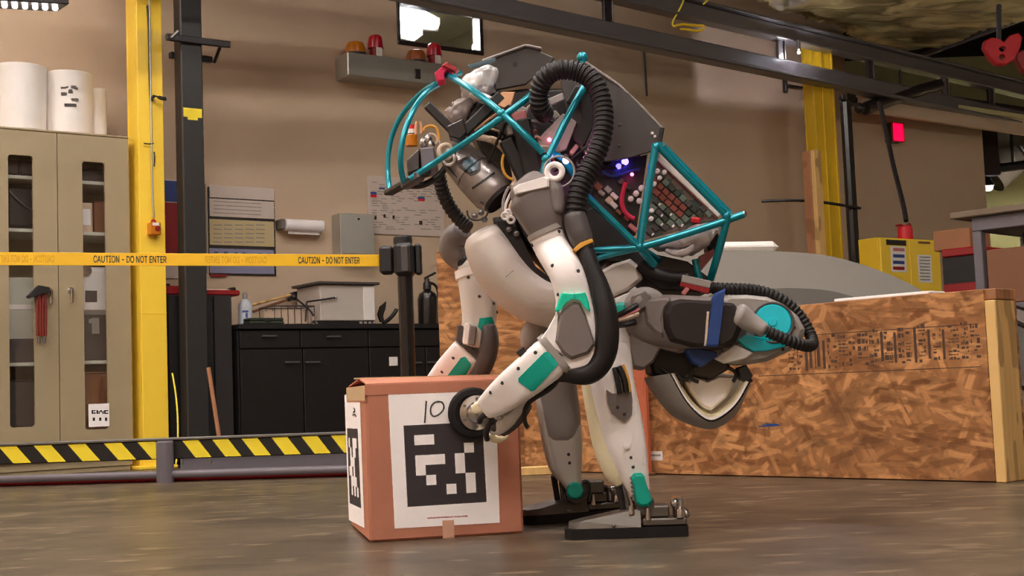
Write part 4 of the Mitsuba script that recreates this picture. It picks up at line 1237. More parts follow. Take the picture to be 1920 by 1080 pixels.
for x0_, x1_, s_, m_, flip in [(175, 312, 'CAUTION - DO NOT ENTER', M_ink, 1), (559, 674, 'CAUTION - DO NOT ENTER', M_ink, 1), (384, 500, 'CAUTION - DO NOT ENTER', M_tapefaint, -1), (-10, 102, 'CAUTION - DO NOT ENTER', M_tapefaint, -1)]:
    p0, p1 = belt_at(x0_), belt_at(x1_)
    W_ = np.linalg.norm(p1 - p0)
    tm = meshkit.text_mesh(s_, .026, .0006, True)
    w0_ = tm.bounds[1, 0] - tm.bounds[0, 0]
    tm.apply_translation([-tm.bounds[:, 0].mean(), -.013, 0])
    tm.apply_scale([W_ / w0_, 1, 1])
    if flip < 0: tm.apply_scale([-1, 1, 1]); tm.invert() if tm.volume < 0 else None
    part(k, 'lettering' if flip > 0 else 'show_through', frame(tm, (p0 + p1) / 2 + bn * .0016, bd, ZUP, bn), m_, smooth=False)

# ------------------------------------------------------------------ striped floor barrier
ra_, rb_ = ground(-70, 912), None
def fpt(px, y):
    q = at(px, 900, y); return np.array([q[0], y, 0])
R0, R1 = fpt(-70, 6.88), fpt(930, 6.48)
rd = (R1 - R0) / np.linalg.norm(R1 - R0); rn = np.cross(rd, ZUP)
k = thing('floor_barrier', 'low black and yellow striped barrier rail on a grey post', 'barrier')
zb0, zb1 = .115, .207
part(k, 'beam', lbox(R0 + ZUP * (zb0 + zb1) / 2, R1 + ZUP * (zb0 + zb1) / 2, .05, zb1 - zb0), M_black)
part(k, 'top_rail', lbox(R0 + ZUP * (zb1 + .008), R1 + ZUP * (zb1 + .008), .07, .014), M_steel)
part(k, 'lower_rail', tube([R0 + ZUP * .04 + rn * .04, R1 + ZUP * .04 + rn * .04], .02, 12), M_shelfgrey)
part(k, 'lower_rail', tube([R0 + ZUP * .018 - rn * .03, R1 + ZUP * .018 - rn * .03], .018, 12), M_reddark)


def on_rail(px):
    dd = ray(px, 850)
    M2 = np.array([[dd[0], -rd[0]], [dd[1], -rd[1]]])
    return float(np.linalg.solve(M2, R0[:2] - CAM[:2])[1])


def stripe(px0, px1, sk):
    t0, t1, s_ = on_rail(px0), on_rail(px1), on_rail(px0 + sk) - on_rail(px0)
    z0_, z1_ = zb0 + .004, zb1 - .002
    P = [(t0, z1_), (t1, z1_), (t1 + s_, z0_), (t0 + s_, z0_)]
    m = extr(P, R0 + rn * .0255, rd, ZUP, .0015)
    part(k, 'stripe', m, M_stripe, smooth=False)


for px in (-62, 3, 68, 132, 199, 262): stripe(px, px + 33, 27)
for px in (346, 402, 457, 513, 569, 624, 680): stripe(px, px + 30, 24)
pp = R0 + rd * on_rail(316)
part(k, 'post', lathe((*(pp + rn * .045)[:2], 0), ZUP, [(0, 0), (0, .043), (.2, .043), (.207, .036), (.207, 0)], 28), M_shelfgrey, label='round grey post')
for px in (345, 398):
    q = R0 + rd * on_rail(px)
    part(k, 'bolt', lathe((*q[:2], zb0 - .03) + rn * .03, ZUP, [(0, 0), (0, .008), (.028, .006), (.028, 0)], 10), M_steel)
k = thing('floor_channel', 'low grey steel channel on the floor behind the striped barrier', 'channel')
q0, q1 = fpt(345, 7.25), fpt(900, 7.0)
part(k, 'channel', lbox(q0 + ZUP * .055, q1 + ZUP * .055, .1, .11), M_shelfgrey)
part(k, 'lip', lbox(q0 + ZUP * .115, q1 + ZUP * .115, .13, .012), M_steel)
for i, (a_, b_, m_, lb) in enumerate([((323, 700, 7.55), (330, 870, 7.35), M_stripe, 'yellow cable hanging beside the left charcoal post'), ((391, 690, 7.45), (415, 852, 7.3), M_card2, 'thin brown stick leaning behind the left charcoal post')]):
    p_, q_ = at(*a_), at(*b_)
    q_[2] = max(0.12 if i else .01, q_[2])
    solo('leaning_stick' if i else 'loose_cable', tube([p_, (p_ + q_) / 2 + np.array([.02, 0, 0]), q_] if not i else [p_, q_], .012 if i else .005, 8), m_, lb, 'stick' if i else 'cable')

# ------------------------------------------------------------------ chipboard barrier at the right
Bq, Bp = ground(1250, 890), ground(1868, 905)
Bq[2] = Bp[2] = 0
bdir = (Bp - Bq) / np.linalg.norm(Bp - Bq)
bnrm = np.cross(bdir, ZUP)                  # towards the camera
BL = np.linalg.norm(Bp - Bq)
BH = .69
def bpt(s, z, o=0.0): return Bq + bdir * s + bnrm * o + ZUP * z
def on_board(px, py, o=0.0):
    d = ray(px, py)
    t = ((Bq + bnrm * o - CAM) @ bnrm) / (d @ bnrm)
    p = CAM + d * t
    return float((p - Bq) @ bdir), float(p[2])
def bbox(s0, s1, z0, z1, o0, o1, bev=.003):
    return frame(cbox(s1 - s0, o1 - o0, z1 - z0, bev), bpt((s0 + s1) / 2, (z0 + z1) / 2, (o0 + o1) / 2), bdir, -bnrm, ZUP)
sL = on_board(985, 870)[0]
k = thing('chipboard_barrier', 'low barrier box of stamped chipboard framed with pale timber', 'barrier')
part(k, 'panel', bbox(sL, BL - .002, .004, BH - .002, -.012, 0, .001), M_osb, smooth=False)
part(k, 'end_stud', bbox(BL, BL + .04, 0, BH - .042, -.15, .002), M_pine, label='pale end timber')
part(k, 'top_plate', bbox(sL, BL + .04, BH - .04, BH, -.15, -.0125), M_pinered)
part(k, 'bottom_plate', bbox(sL, BL - .002, 0, .04, -.15, -.0125), M_pinered)
for s_ in (sL, 0.0, BL * .5):
    part(k, 'stud', bbox(s_ + .002, s_ + .042, .041, BH - .041, -.15, -.0125), M_pinered)
part(k, 'back_panel', bbox(sL, BL + .04, .004, BH - .002, -.163, -.1505, .001), M_osb, smooth=False)
# ink stamp: rows of upright strokes and letter-like blocks, too worn to read
rr = random.Random(11)
ink, ink2 = [], []
sA, sB = on_board(1478, 650)[0], on_board(1836, 640)[0]
zA, zB = on_board(1660, 690)[1], on_board(1660, 622)[1]
s_ = sA
while s_ < sB - .01:
    kind = rr.random()
    f_ = (s_ - sA) / (sB - sA)
    lo = zA + .02 * f_; hi = zB + .02 * f_
    if kind < .45:
        w = rr.uniform(.004, .015); ink.append((s_, s_ + w, lo + rr.uniform(0, .02), hi - rr.uniform(0, .05)))
    else:
        w = rr.uniform(.018, .045); y = lo + rr.uniform(0, .01)
        while y < hi - .006:
            h = rr.uniform(.006, .024)
            x = s_
            while x < s_ + w - .003:
                q = rr.uniform(.004, .018)
                if rr.random() < .75: (ink if rr.random() < .6 else ink2).append((x, min(x + q, s_ + w), y, y + h * rr.uniform(.4, .9)))
                x += q + rr.uniform(.002, .005)
            y += h + rr.uniform(.002, .005)
    s_ += w + rr.uniform(.004, .014)
part(k, 'ink_stamp', cat([bbox(*q, .0, .0006, 0) for q in ink + ink2]), M_osbink, smooth=False)
part(k, 'ink_line', cat([bbox(on_board(1420, 662)[0], sB, zA - .012, zA - .009, 0, .0006, 0), bbox(on_board(1520, 614)[0], sB, zB + .005, zB + .008, 0, .0006, 0)]), M_osbink, smooth=False)
a_, b_ = on_board(1408, 798), on_board(1478, 796)
part(k, 'marker_line', cat([frame(cbox(.105 - .02 * j, .0012, .004, 0), bpt((a_[0] + b_[0]) / 2 + .006 * j, (a_[1] + b_[1]) / 2 + .004 * (j - 1), .0006), bdir + ZUP * .05 * (1 - j), -bnrm, ZUP) for j in range(3)]), M_blue, smooth=False, label='blue marker stroke')
a_, b_ = on_board(1218, 863), on_board(1242, 846)
part(k, 'sticker', bbox(a_[0], b_[0], a_[1], b_[1], 0, .0012, 0), M_white, smooth=False, label='small white sticker')
part(k, 'sticker_print', bbox(a_[0] + .01, b_[0] - .01, a_[1] + .018, a_[1] + .026, .0012, .0018, 0), M_greylt, smooth=False)

# orange-red upright batten behind the robot's near leg
k = thing('batten', 'red-brown upright batten in front of the chipboard behind the legs', 'batten')
sa_, sb__ = on_board(1186, 760, .06)[0], on_board(1210, 760, .06)[0]
part(k, 'body', bbox(sa_, sb__, 0, .66, .03, .06, .006), M_redwood)
part(k, 'foot', bbox(sa_ - .01, sb__ + .01, 0, .012, .02, .075, .003), M_brown)

# taller chipboard sheet behind the far arm
k = thing('chipboard_sheet', 'tall chipboard sheet standing behind the far arm', 'board')
ta, tb = at(826, 700, 6.9), at(1062, 700, 6.9)
zt_ = at(830, 472, 6.9)[2]
ta[2] = tb[2] = 0
td = (tb - ta) / np.linalg.norm(tb - ta)
part(k, 'sheet', lbox(ta + ZUP * (zt_ / 2 + .001), tb + ZUP * (zt_ / 2 + .001), .012, zt_ - .002, .001), M_osb, smooth=False)
part(k, 'stud', lbox((ta[0] + .03, ta[1] + .03, zt_ / 2), (tb[0] - .0, tb[1] + .03, zt_ / 2), .04, .09), M_pinered)
part(k, 'foot_block', cat([lbox((x_, ta[1] - .0, .02) , (x_, ta[1] + .5, .02), .04, .04) for x_ in (ta[0] + .06, tb[0] - .06)]), M_pinered)
k = thing('timber_strip', 'pale timber strip lying on the floor between box and chipboard', 'timber')
p_, q_ = ground(960, 893), ground(1046, 889)
part(k, 'strip', lbox(p_ + ZUP * .02, q_ + ZUP * .02, .05, .04), M_pine)
part(k, 'cleat', lbox(p_ + np.array([0, .06, .015]), q_ + np.array([0, .06, .015]), .04, .03), M_pinered)

# ------------------------------------------------------------------ crash mats
def mat_thing(label, pix, y0, y1, m, seam_m=None):
    k = thing('crash_mat', label, 'mat')
    P = [at(a, b, y0) for a, b in pix]
    poly = Polygon([(q[0], max(q[2], 0.0)) for q in P]).buffer(-.015).buffer(.015, quad_segs=6)
    part(k, 'body', extr(poly, (0, y1, 0), (1, 0, 0), (0, 0, 1), y1 - y0), m, smooth=30)
    return k, poly
ym0, ym1 = 6.35, 7.5
def curve(pix, n=30):
    p = np.array(pix, float); return list(zip(*[PchipInterpolator(p[:, 0], p[:, j])(np.linspace(p[0, 0], p[-1, 0], n)) for j in (0, 1)]))
top = curve([(1190, 462), (1340, 468), (1450, 471), (1530, 476), (1600, 491), (1680, 520), (1745, 556), (1790, 600)])
k, poly = mat_thing('big grey foam mat humped behind the chipboard barrier', top + [(1790, 905), (1190, 905)], ym0, ym1, M_mat)
low = curve([(1330, 552), (1400, 545), (1480, 540), (1540, 543), (1600, 556), (1680, 585), (1740, 620)])
k, poly = mat_thing('darker grey foam mat in front of the big grey mat', low + [(1740, 905), (1330, 905)], 6.12, 6.33, M_matdk)
k = thing('foam_pad', 'white foam pad lying on top of the big grey mat', 'pad')
zz = at(1400, 470, ym0)[2]
pa, pb = at(1340, 462, ym0 + .2), at(1448, 466, ym0 + .2)
part(k, 'pad', frame(cbox(pb[0] - pa[0], .3, .055, .022), ((pa[0] + pb[0]) / 2, ym0 + .2, zz + .024), (1, 0, -.02), (0, 1, 0), (.02, 0, 1)), M_white)
part(k, 'seam', frame(cbox(pb[0] - pa[0] + .004, .306, .006, .002), ((pa[0] + pb[0]) / 2, ym0 + .2, zz + .022), (1, 0, -.02), (0, 1, 0), (.02, 0, 1)), M_plasticdim)
k = thing('white_board', 'thin bright white board lying along the top of the chipboard barrier', 'board')
w0_, w1_ = on_board(1556, 556)[0], on_board(1735, 545)[0]
part(k, 'face', bbox(w0_, w1_, BH + .0005, BH + .013, -.15, -.03, .004), M_white)
part(k, 'edge', bbox(w0_ + .002, w1_ - .002, BH + .002, BH + .012, -.0295, -.026, .001), M_paper)
labels[k]['label'] = 'thin bright white board lying on the top edge of the chipboard barrier'
# mats right of the barrier
for x0_, pix, m, lb in [(0, [(1874, 792), (1950, 806), (1950, 733), (1874, 718)], M_mat, 'grey mat at the right edge, second lowest of its stack'),
                        (1, [(1874, 715), (1950, 730), (1950, 625), (1874, 585)], M_matdk, 'dark grey mat at the right edge, middle of its stack'),
                        (2, [(1874, 583), (1950, 622), (1950, 588), (1874, 562)], M_greylt, 'pale grey mat at the right edge, topmost of its stack')]:
    k, poly = mat_thing(lb, pix, 5.3, 6.0, m)
    pp_ = np.array(poly.exterior.coords)
    part(k, 'piping', tube([(pp_[:, 0].min(), 5.3, at(pix[3][0], pix[3][1], 5.3)[2] - .004), (pp_[:, 0].max(), 5.3, at(pix[2][0], pix[2][1], 5.3)[2] - .004)], .006, 8), M_frame)
k = thing('wooden_crate', 'brown wooden crate under the mats at the right edge', 'crate')
ca, cb_ = at(1874, 800, 5.3), at(1950, 800, 5.3)
part(k, 'box', frame(cbox(cb_[0] - ca[0], .7, .155, .004), ((ca[0] + cb_[0]) / 2, 5.65, .079), (1, 0, 0), (0, 1, 0), (0, 0, 1)), M_redwood)
part(k, 'slat', frame(cbox(cb_[0] - ca[0], .012, .05, .003), ((ca[0] + cb_[0]) / 2, 5.294, .05), (1, 0, 0), (0, 1, 0), (0, 0, 1)), M_brown)

# ------------------------------------------------------------------ things at the back right
OY = 2.3
k = thing('flammables_cabinet', 'yellow safety cabinet with printed labels behind the grey mat', 'cabinet')
y0u, y1u, yc = wall_uz(1652, 490, OY)[0], wall_uz(1764, 490, OY)[0], wall_uz(1706, 490, OY)[0]
yt = wall_uz(1705, 447, OY)[1]
part(k, 'body', wbox(y0u, y1u, .04, yt, OY - .2, OY - .02), M_yellow2)
part(k, 'plinth', wbox(y0u + .01, y1u - .01, 0, .04, OY - .19, OY - .04), M_frame)
d1 = part(k, 'door', wbox(y0u + .004, yc - .003, .06, yt - .006, OY - .019, OY), M_yellow)
d2 = part(k, 'door', wbox(yc + .003, y1u - .004, .06, yt - .006, OY - .019, OY), M_yellow)
def ylab(d, nm, x0_, y0_, x1_, y1_, m, off=OY + .002):
    i = 0; kk_ = d + '__' + nm
    while kk_ in scene: i += 1; kk_ = f'{d}__{nm}_{i:03d}'
    put(kk_, wpx(x0_, y0_, x1_, y1_, off, .002, 0), m, smooth=False)
ylab(d1, 'label', 1662, 450, 1699, 460, M_frame)
ylab(d1, 'label', 1671, 462, 1699, 510, M_white)
for y_ in (465, 477, 489, 500): ylab(d1, 'label_print', 1675, y_, 1696, y_ + 6, M_pink if y_ < 470 else M_reddark if y_ > 490 else M_posternavy, OY + .004)
ylab(d2, 'label', 1722, 478, 1747, 530, M_white)
for y_ in range(481, 528, 6): ylab(d2, 'label_print', 1725, y_, 1744, y_ + 2.5, M_greylt, OY + .004)
ylab(d2, 'label', 1722, 453, 1744, 457, M_brown)
k = thing('safety_can', 'red safety can standing on the yellow cabinet', 'can')
o = wall_pt(wall_uz(1697, 430, OY - .11)[0], yt, OY - .11)
part(k, 'body', lathe(o, ZUP, [(0, 0), (0, .05), (.006, .056), (.09, .056), (.105, .05), (.115, .02), (.115, 0)], 26), M_red)
part(k, 'spout', tube([o + ZUP * .1, o + ZUP * .115 - WU * .05, o + ZUP * .105 - WU * .1], .008, 8), M_reddark)
part(k, 'handle', tube([o + ZUP * .11 + WU * .02, o + ZUP * .125 + WU * .06, o + ZUP * .06 + WU * .075, o + ZUP * .02 + WU * .055], .006, 8), M_reddark)
k = thing('tool_chest', 'red and black tool chest right of the yellow cabinet', 'tool chest')
yQ = 8.0
def qbox(px0, px1, z0, z1, ya, depth, bev=.004, py=500):
    """Box whose front runs like the chipboard barrier, through the pixel at depth ya on its left edge."""
    p = at(px0, py, ya); d = ray(px1, py)
    A = np.array([[d[0], -bdir[0]], [d[1], -bdir[1]]])
    L = np.linalg.solve(A, p[:2] - CAM[:2])[1]
    c = p + bdir * L / 2 - bnrm * depth / 2
    return frame(cbox(L, depth, z1 - z0, bev), (c[0], c[1], (z0 + z1) / 2), bdir, -bnrm, ZUP)
tt, tm = at(1770, 468, yQ)[2], at(1770, 484, yQ)[2]
part(k, 'body', qbox(1767, 1836, .1, tm, yQ, .5), M_black)
part(k, 'lid', qbox(1766, 1837, tm + .001, tt, yQ - .004, .5, .008), M_reddark)
part(k, 'trim', qbox(1767, 1836, at(1790, 536, yQ)[2] - .05, at(1790, 536, yQ)[2] + .01, yQ - .005, .02), M_reddark)
part(k, 'badge', qbox(1774, 1788, (tm + tt) / 2 - .006, (tm + tt) / 2 + .006, yQ - .012, .008, .001), M_white)
_c = at(1800, 500, yQ)
part(k, 'caster', cat([ball((_c + bdir * a_ - bnrm * b_) * np.array([1, 1, 0]) + ZUP * .05, .05, 1) for a_ in (-.05, .06) for b_ in (.1, .4)]), M_rubber)
k = thing('carton', 'flat brown cardboard carton standing on the red tool chest', 'box')
zc_ = at(1785, 434, yQ + .15)[2]
part(k, 'body', qbox(1753, 1822, tt + .001, zc_, yQ + .12, .26), M_card2)
part(k, 'tape', qbox(1812, 1823, tt + .002, zc_ + .001, yQ + .118, .262, .002), M_ctape)
k = thing('steel_bench', 'grey steel bench with a thick top at the right edge', 'bench')
yS = 7.0
zt2 = at(1824, 408, yS)[2]
s0 = at(1822, 430, yS)
def sbx(a0, a1, z0, z1, b0, b1, bev=.004):
    c = s0 + bdir * (a0 + a1) / 2 - bnrm * (b0 + b1) / 2
    return frame(cbox(a1 - a0, b1 - b0, z1 - z0, bev), (c[0], c[1], (z0 + z1) / 2), bdir, -bnrm, ZUP)
part(k, 'top', sbx(-.1, 1.3, zt2, zt2 + .035, -.04, .66, .005), M_benchtop)
part(k, 'apron', sbx(0, 1.25, zt2 - .075, zt2, 0, .03), M_shelfgrey)
part(k, 'apron', sbx(0, .03, zt2 - .075, zt2, .03, .6), M_shelfgrey)
for lx, ly in ((0, 0), (1.2, 0), (0, .55), (1.2, .55)): part(k, 'leg', sbx(lx, lx + .05, 0, zt2 - .076, ly, ly + .05), M_shelfgrey)
zl = at(1850, 572, yS)[2]
part(k, 'lower_shelf', sbx(.055, 1.195, zl - .03, zl, .01, .59), M_shelfgrey)
k = thing('shelf_carton', 'large brown cardboard box on the lower shelf of the steel bench', 'box')
pz1 = at(1850, 470, yS)[2]
part(k, 'body', sbx(.06, 1.1, zl + .001, pz1, .02, .5, .006), M_brown)
part(k, 'tape', sbx(.4, .46, pz1, pz1 + .002, .018, .502, .0005), M_ctape)
k = thing('rolled_bundle', 'green and grey bundle lying on the box under the steel bench', 'bundle')
q_ = s0 + bdir * .18 - bnrm * .25; q_[2] = pz1 + .055
part(k, 'roll', lathe(q_, bdir, [(0, 0), (0, .05), (.5, .05), (.5, 0)], 18), M_green)
part(k, 'strap', lathe(q_ + bdir * .1, bdir, [(0, .04), (0, .053), (.04, .053), (.04, .04)], 18), M_greylt)

# ------------------------------------------------------------------ cardboard box with its marker sheets
c0 = ground(693, 1018); c1 = ground(983, 1000); c0[2] = c1[2] = 0
ex = (c1 - c0) / np.linalg.norm(c1 - c0); ey = np.cross(ZUP, ex)
BW, BD, BHT = float(np.linalg.norm(c1 - c0)), .50, .417
def cb(s, z, o=0.0): return c0 + ex * s + ZUP * z - ey * o
def on_front(px, py):
    d = ray(px, py); t = ((c0 - CAM) @ ey) / (d @ ey); p = CAM + d * t
    return float((p - c0) @ ex), float(p[2])
def on_left(px, py):
    d = ray(px, py); t = ((c0 - CAM) @ ex) / (d @ ex); p = CAM + d * t
    return float((p - c0) @ ey), float(p[2])
k = thing('cardboard_box', 'large reddish cardboard box with a printed marker sheet, held by the robot', 'box')
part(k, 'body', frame(cbox(BW, BD, BHT, .007), c0 + ex * BW / 2 + ey * BD / 2 + ZUP * BHT / 2, ex, ey, ZUP), M_card)
# closed top flaps, bulging a little
def flap(a, b, c, d): # quad slab
    P = np.array([a, b, c, d]); n = np.cross(P[1] - P[0], P[2] - P[0]); n /= np.linalg.norm(n)
    if n[2] < 0: n = -n
    return trimesh.convex.convex_hull(np.vstack([P, P + n * .004]))
def tp(s, t, z): return c0 + ex * s + ey * t + ZUP * z
g = .004
part(k, 'flap', flap(tp(g, g, BHT + .001), tp(BW - g, g, BHT + .001), tp(BW - .01, BD * .49, BHT + .016), tp(.01, BD * .49, BHT + .02)), M_card, smooth=False)
part(k, 'flap', flap(tp(g, BD - g, BHT + .001), tp(BW - g, BD - g, BHT + .001), tp(BW - .01, BD * .51, BHT + .016), tp(.01, BD * .51, BHT + .02)), M_card, smooth=False)
part(k, 'packing_tape', cat(flap(tp(-.001, BD * .44, BHT + .0215), tp(BW + .001, BD * .44, BHT + .017), tp(BW + .001, BD * .56, BHT + .017), tp(-.001, BD * .56, BHT + .0215)),
     ), M_ctape, smooth=False)
part(k, 'edge_tape', cat(frame(cbox(BW + .001, .003, .03, .001), cb(BW / 2, BHT - .012, .0005), ex, ey, ZUP), frame(cbox(.003, BD, .045, .001), c0 - ex * .0006 + ey * BD / 2 + ZUP * (BHT - .022), ex, ey, ZUP)), M_card, smooth=False)
part(k, 'edge_tape', frame(cbox(.002, BD, .04, .0005), c0 - ex * .002 + ey * BD / 2 + ZUP * (BHT - .02), ex, ey, ZUP), M_ctape, smooth=False)
t0, z0 = on_front(829, 1008), 0
part(k, 'packing_tape', frame(cbox(.032, .002, .048, .0005), cb(on_front(841, 1000)[0], .024, .001), ex, ey, ZUP), M_ctape2, smooth=False)


def quad_front(pts, off, th):
    P = [on_front(*p) for p in pts]
    return extr(P, c0 - ey * off, ex, ZUP, th)


sheet = [(727, 729), (929, 724), (937, 980), (740, 991)]
part(k, 'marker_sheet', quad_front(sheet, .0005, .0008), M_paper, smooth=False, label='white printed sheet on the front')
sq = {}
TL, TR, BRc, BLc = (756.5, 798), (904, 791), (912, 941), (764.2, 950.3)
Hs = [np.array(on_front(*p)) for p in (TL, TR, BRc, BLc)]
def bil(u, v): return (1 - u) * (1 - v) * Hs[0] + u * (1 - v) * Hs[1] + u * v * Hs[2] + (1 - u) * v * Hs[3]
CELLS = {(1, 1), (1, 2), (2, 6), (3, 1), (3, 2), (3, 3), (3, 5), (4, 1), (4, 5), (5, 2), (5, 6), (6, 4), (6, 6)}
part(k, 'marker_black', extr([tuple(bil(*q)) for q in ((0, 0), (1, 0), (1, 1), (0, 1))][::-1], c0 - ey * .0014, ex, ZUP, .0006), M_ink, smooth=False, label='black square of the marker')
ws = [extr([tuple(bil(c / 8, r / 8)), tuple(bil((c + 1) / 8, r / 8)), tuple(bil((c + 1) / 8, (r + 1) / 8)), tuple(bil(c / 8, (r + 1) / 8))][::-1], c0 - ey * .0021, ex, ZUP, .0005) for r, c in sorted(CELLS)]
for w in ws: part(k, 'marker_cell', w, M_paper, smooth=False)
# handwritten 10
def ink_line(pts, onf, axis_out, base, ex_, r=.0022):
    P = [onf(*p) for p in pts]
    return tube([base + ex_ * a + ZUP * b + axis_out * .0015 for a, b in P], r, 6)
part(k, 'handwriting', cat(ink_line([(799, 752), (798, 766), (797, 780), (796, 793)], on_front, -ey, c0, ex), ink_line([(824, 753), (812, 757), (807, 770), (812, 780), (824, 776), (832, 764), (829, 755), (821, 754)], on_front, -ey, c0, ex)), M_ink)
rr = random.Random(2)
small = []
x = 801
while x < 876:
    w = rr.uniform(1.2, 3.2)
    small.append(quad_front([(x, 970 + rr.uniform(-.6, .6) - (x - 801) * .05), (x + w, 970 - (x - 801) * .05), (x + w, 972.6 - (x - 801) * .05), (x, 972.6 - (x - 801) * .05)], .0014, .0005))
    x += w + rr.uniform(.5, 1.5)
part(k, 'small_print', cat(small), M_inkred, smooth=False)
# left face sheet
def quad_left(pts, off, th):
    P = [on_left(*p) for p in pts]
    return frame(trimesh.creation.extrude_polygon(Polygon(P), th, engine='earcut'), c0 - ex * (off + th), ey, ZUP, ex)
part(k, 'marker_sheet', quad_left([(646.5, 740), (675, 738), (684, 990), (655, 975)], .0008, .0006), M_paper, smooth=False, label='white printed sheet on the left side')
LT = [np.array(on_left(*p)) for p in ((652, 803), (671.5, 804), (678, 953), (657, 943))]
def bill(u, v): return (1 - u) * (1 - v) * LT[0] + u * (1 - v) * LT[1] + u * v * LT[2] + (1 - u) * v * LT[3]
def lquad(u0_, u1_, v0_, v1_, off): 
    P = [tuple(bill(u_, v_)) for u_, v_ in ((u0_, v0_), (u1_, v0_), (u1_, v1_), (u0_, v1_))]
    return frame(trimesh.creation.extrude_polygon(Polygon(P), .0005, engine='earcut'), c0 - ex * (off + .0005), ey, ZUP, ex)
part(k, 'marker_black', lquad(0, 1, 0, 1, .0016), M_ink, smooth=False)
for r, cs in {1: (1, 4, 5, 6), 2: (2, 4, 5), 3: (2, 3, 4), 4: (1, 2, 4), 5: (2, 3, 4, 5), 6: (2, 4, 6)}.items():
    for c in cs: part(k, 'marker_cell', lquad(c / 8, (c + 1) / 8, r / 8, (r + 1) / 8, .0022), M_paper, smooth=False)
part(k, 'handwriting', cat([tube([c0 - ex * .002 + ey * on_left(*p)[0] + ZUP * on_left(*p)[1] for p in q], .0022, 6) for q in ([(665, 766), (667, 769), (664, 773)], [(663, 778), (666, 777), (669, 780)])]), M_ink)

# ------------------------------------------------------------------ the humanoid robot
R = thing('humanoid_robot', 'white, grey and teal humanoid robot with black hoses bending down to grip the cardboard box', 'robot')
YN, YF, YC = 3.47, 3.93, 3.70          # near side, far side, middle of the trunk
W3 = lambda px, py, y: at(px, py, y)


def rp(name, mesh, m, **kw): return part(R, name, mesh, m, **kw)
def sub(p, name, mesh, m, smooth=35, label=None):
    b, i = f'{p}__{name}', 0
    kk = b
    while kk in scene: i += 1; kk = f'{b}_{i:03d}'
    put(kk, mesh, m, smooth)
    if label: labels[kk] = {'label': label}
    return kk
def bolt(p, px, py, y, r=3.2):
    y = cast(px, py, MESH[p]) or y
    c = at(px, py, y); rr_ = r * y / FOC
    sub(p, 'bolt', lathe(c, (0, -1, 0), [(-.012, rr_), (.001, rr_), (.002, rr_ * .7), (.002, 0)], 10), M_ink)


# --- trunk -----------------------------------------------------------
belly = rp('belly_shell', limb([(914, 458, YC, 45, .20), (938, 500, YC, 51, .205), (985, 548, YC, 48, .20), (1050, 572, YC, 44, .19), (1110, 566, YC, 42, .17), (1150, 545, YC, 38, .15)], 2.5, 40, 60), M_belly, smooth=True, label='smooth pale belly shell')
sub(belly, 'gasket', plate([(922, 408), (945, 405), (968, 428), (985, 462), (1003, 500), (1030, 520), (1065, 528), (1110, 520), (1110, 548), (1050, 545), (1010, 532), (985, 510), (968, 480), (952, 448), (936, 425)], YN + .06, .32, .006, 2), M_hose)
sub(belly, 'scratch', tube([at(948, 520, YC - .213), at(956, 512, YC - .214), at(964, 507, YC - .214)], .0012, 6), M_greylt)
pel = rp('pelvis_block', plate([(1118, 512), (1150, 494), (1182, 484), (1196, 494), (1207, 522), (1180, 543), (1150, 556), (1126, 566)], YN + .03, .38, .012, 5), M_belly)
sub(pel, 'bracket', plate([(1150, 560), (1185, 545), (1215, 548), (1222, 570), (1200, 585), (1160, 592)], YN + .02, .3, .006, 3), M_plastic)
sub(pel, 'disc', lathe(at(1164, 583, YN + .02), (0, -1, 0), [(0, .022), (.02, .022), (.024, .016), (.024, 0)], 20), M_tealp)
core = rp('trunk_core', plate([(872, 214), (905, 175), (985, 165), (1060, 165), (1140, 215), (1200, 300), (1185, 400), (1150, 480), (1090, 520), (1030, 500), (985, 455), (958, 400), (930, 330), (900, 280)], YC - .12, .26, .01, 8), M_frame)
sub(core, 'cross_member', plate([(1098, 392), (1110, 388), (1190, 455), (1185, 470), (1120, 470), (1095, 440)], YC - .16, .05, .004), M_black)
sub(core, 'manifold', plate([(985, 270), (1010, 262), (1060, 320), (1050, 345), (1000, 335)], YC - .17, .06, .006), M_greydk)
sub(core, 'valve_block', plate([(905, 212), (940, 205), (985, 235), (985, 262), (960, 262), (930, 240), (902, 238)], YC - .18, .07, .005), M_greydk)
sub(core, 'spar', lbox(at(868, 250, YC - .2), at(942, 178, YC - .2), .03, .022, .004, up=np.array([0, 1., 0])), M_black)
sub(core, 'spar', lbox(at(800, 196, YC - .16), at(862, 258, YC - .16), .025, .017, .004, up=np.array([0, 1., 0])), M_frame)
sub(core, 'joint_block', plate([(838, 236), (868, 222), (876, 248), (862, 262), (842, 256)], YC - .22, .06, .004, 2), M_frame)
sub(core, 'strip', lbox(at(976, 225, YC - .21), at(1000, 330, YC - .21), .05, .04, .006, up=np.array([0, 1., 0])), M_hose)
sub(core, 'strip', lbox(at(948, 262, YC - .2), at(988, 345, YC - .2), .04, .03, .006, up=np.array([0, 1., 0])), M_black)
# plastic wrapped sheet and foil behind the front bars
foil = rp('foil_cover', crumple(limb([(880, 182, YC, 13, .16), (890, 176, YC, 24, .17), (906, 172, YC, 29, .17), (920, 168, YC, 27, .16), (928, 166, YC, 20, .15)], 4, 40, 34), .014, 26, 2), M_foil, smooth=25, label='crumpled shiny silver foil')
sub(foil, 'fold', limb([(884, 176, YC - .16, 6, .02), (904, 184, YC - .16, 9, .03), (924, 190, YC - .16, 7, .02)], 2.5, 16), M_foil, smooth=25)
sub(foil, 'visor', lbox(at(878, 126, YC - .175), at(930, 112, YC - .175), .012, .005, .002, up=np.array([0, 1., 0])), M_lens)
rp('clear_film', crumple(limb([(840, 214, YC - .04, 12, .08), (852, 220, YC - .04, 22, .09), (868, 212, YC - .04, 22, .09), (884, 206, YC - .04, 10, .08)], 3, 30, 30), .012, 24, 5), M_bag, smooth=25)
